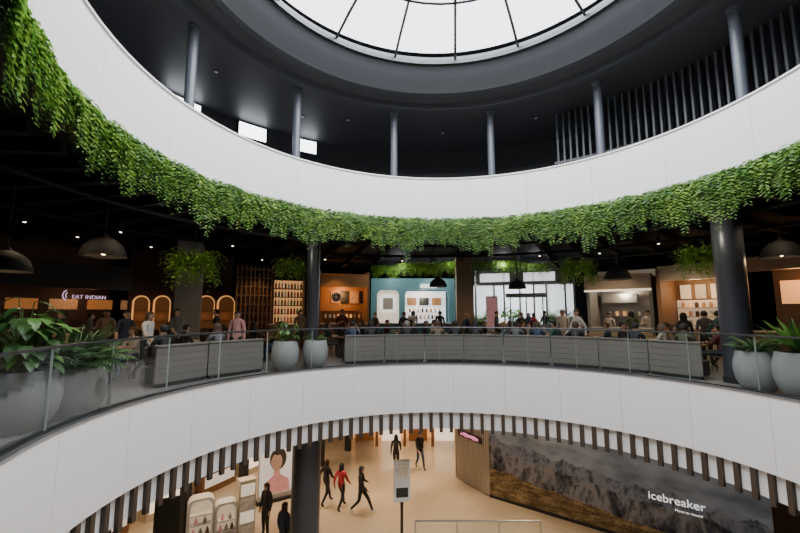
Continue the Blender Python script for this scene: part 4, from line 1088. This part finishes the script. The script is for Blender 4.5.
MB().box((0, .06, 1.3), (1.4, .12, 2.4)).build('frame', M['whitefix'], t); pr = MB().box((0, -.01, 1.35), (1.3, .03, 2.1)).build('print', M['posterW'], t); MB().box((0, .06, .05), (1.5, .4, .1)).build('foot', M['black2'], t)
def ell(cx, cz, rx, rz_, n=20): return [(cx+rx*math.cos(2*PI*i/n), cz+rz_*math.sin(2*PI*i/n)) for i in range(n)]
MB().prism(ell(.06, 1.62, .34, .44), -.03, -.026).build('printed_hair', M['printdark'], pr)
MB().prism([(-.5, .32), (-.42, .78), (-.12, 1.0), (-.1, 1.2), (.12, 1.2), (.16, 1.0), (.5, .78), (.58, .32)], -.034, -.031).build('printed_shoulders', M['posterA'], pr)
MB().prism(ell(.0, 1.5, .23, .33), -.04, -.036).build('printed_face', M['printskin'], pr)
x, y = place(164, 562)
t = thing('advert_panel', 'black upright panel at the lower left edge of the shop', 'panel', (x, y, LOW), .5)
MB().box((0, 0, .95), (.7, .08, 1.8)).build('board', M['black2'], t, bevel=.01); MB().box((0, 0, .03), (.8, .4, .06)).build('foot', M['rail'], t)
# directory sign on post
t = thing('directory_sign', 'white directory sign box on a black post', 'sign', (.06, 14.0, LOW), .15)
MB().cyl((0, 0, 0), (0, 0, 1.35), .05, n=12).build('post', M['black2'], t, True); MB().cyl((0, 0, 0), (0, 0, .03), .25, n=24).build('base', M['black2'], t, True)
MB().box((0, 0, 1.97), (.54, .16, 1.3)).build('box', M['whitefix'], t, bevel=.015)
for zz, hh in ((2.3, .42), (1.62, .3)): MB().box((0, -.085, zz), (.4, .01, hh)).build('picture_panel', M['posterB'] if hh > .4 else M['menu'], t)
# lower glass guard
xa, ya = floorpt(415, 521, LOW+1.1); xb, yb = floorpt(542, 523, LOW+1.1)
t = thing('glass_guard', 'straight glass guard on the lower floor at the bottom edge', 'balustrade', ((xa+xb)/2, ya, LOW)); wv = xb-xa
MB().tube([(-wv/2, 0, 1.1), (wv/2, 0, 1.1)], .025, 8).build('handrail', M['steel'], t, True)
for k in range(3): MB().box((-wv/2+(k+.5)*wv/3, 0, .57), (wv/3-.03, .015, 1.02)).build('glass_panel', M['glass'], t)
for k in range(4): MB().box((-wv/2+k*wv/3, 0, .55), (.03, .04, 1.1)).build('post', M['steel'], t)

# ------------------------------------------------------------------ LIGHT, WORLD, CAMERA
l = bpy.data.lights.new('overcast_sky', 'AREA'); l.shape = 'DISK'; l.size = 10.4; l.energy = 2900; l.color = (.97, .985, 1)
o = bpy.data.objects.new('overcast_sky', l); COL.objects.link(o); o.location = (CX, CY, 11.2)
for x, y, e, s in ((-1.5, 17, 70, 1.6), (2.0, 21, 90, 1.6), (-5.5, 16, 120, 1.6), (-8.5, 13.5, 120, 1.5), (-5.2, 19.5, 100, 1.2), (4.6, 14.6, 40, 1.2)):
    light((x, y, -1.5), e, (1, .72, .44), s, 'AREA')
for x, y, e in ((-1.6, 15.6, 380), (.9, 16.6, 360), (-.6, 19.2, 380), (1.6, 20.5, 360), (3.0, 15.6, 320), (-3.6, 17.5, 320), (4.8, 13.4, 230), (-5.8, 13.6, 320), (.6, 23, 330)):
    spotlight((x, y, -1.55), e, (1, .77, .50), .08, 1.15)
for px, R, e in ((30, 9, 24), (60, 12, 12), (160, 14, 10), (130, 8, 20), (240, 10, 22), (345, 11, 16), (430, 11, 17), (510, 11.3, 18), (580, 10, 16), (690, 9.6, 17), (790, 7.8, 20)):
    x, y = ringpt(px, R); spotlight((x, y, 4.05), e*4.2, (1, .76, .50), .1, 2.3)  # added fill spots for ambience, apart from the modelled lamps
W = bpy.data.worlds.new('World'); SC.world = W; W.use_nodes = True
bg = W.node_tree.nodes['Background']; bg.inputs[0].default_value = (.95, .97, 1, 1); bg.inputs[1].default_value = 4
cam = bpy.data.cameras.new('camera'); cam.sensor_width = 36; cam.lens = F/800*36; cam.clip_end = 200; cam.clip_start = .05
co = bpy.data.objects.new('camera', cam); COL.objects.link(co); co.location = (0, 0, EYE); co.rotation_euler = (PI/2+PT, 0, 0)
SC.camera = co
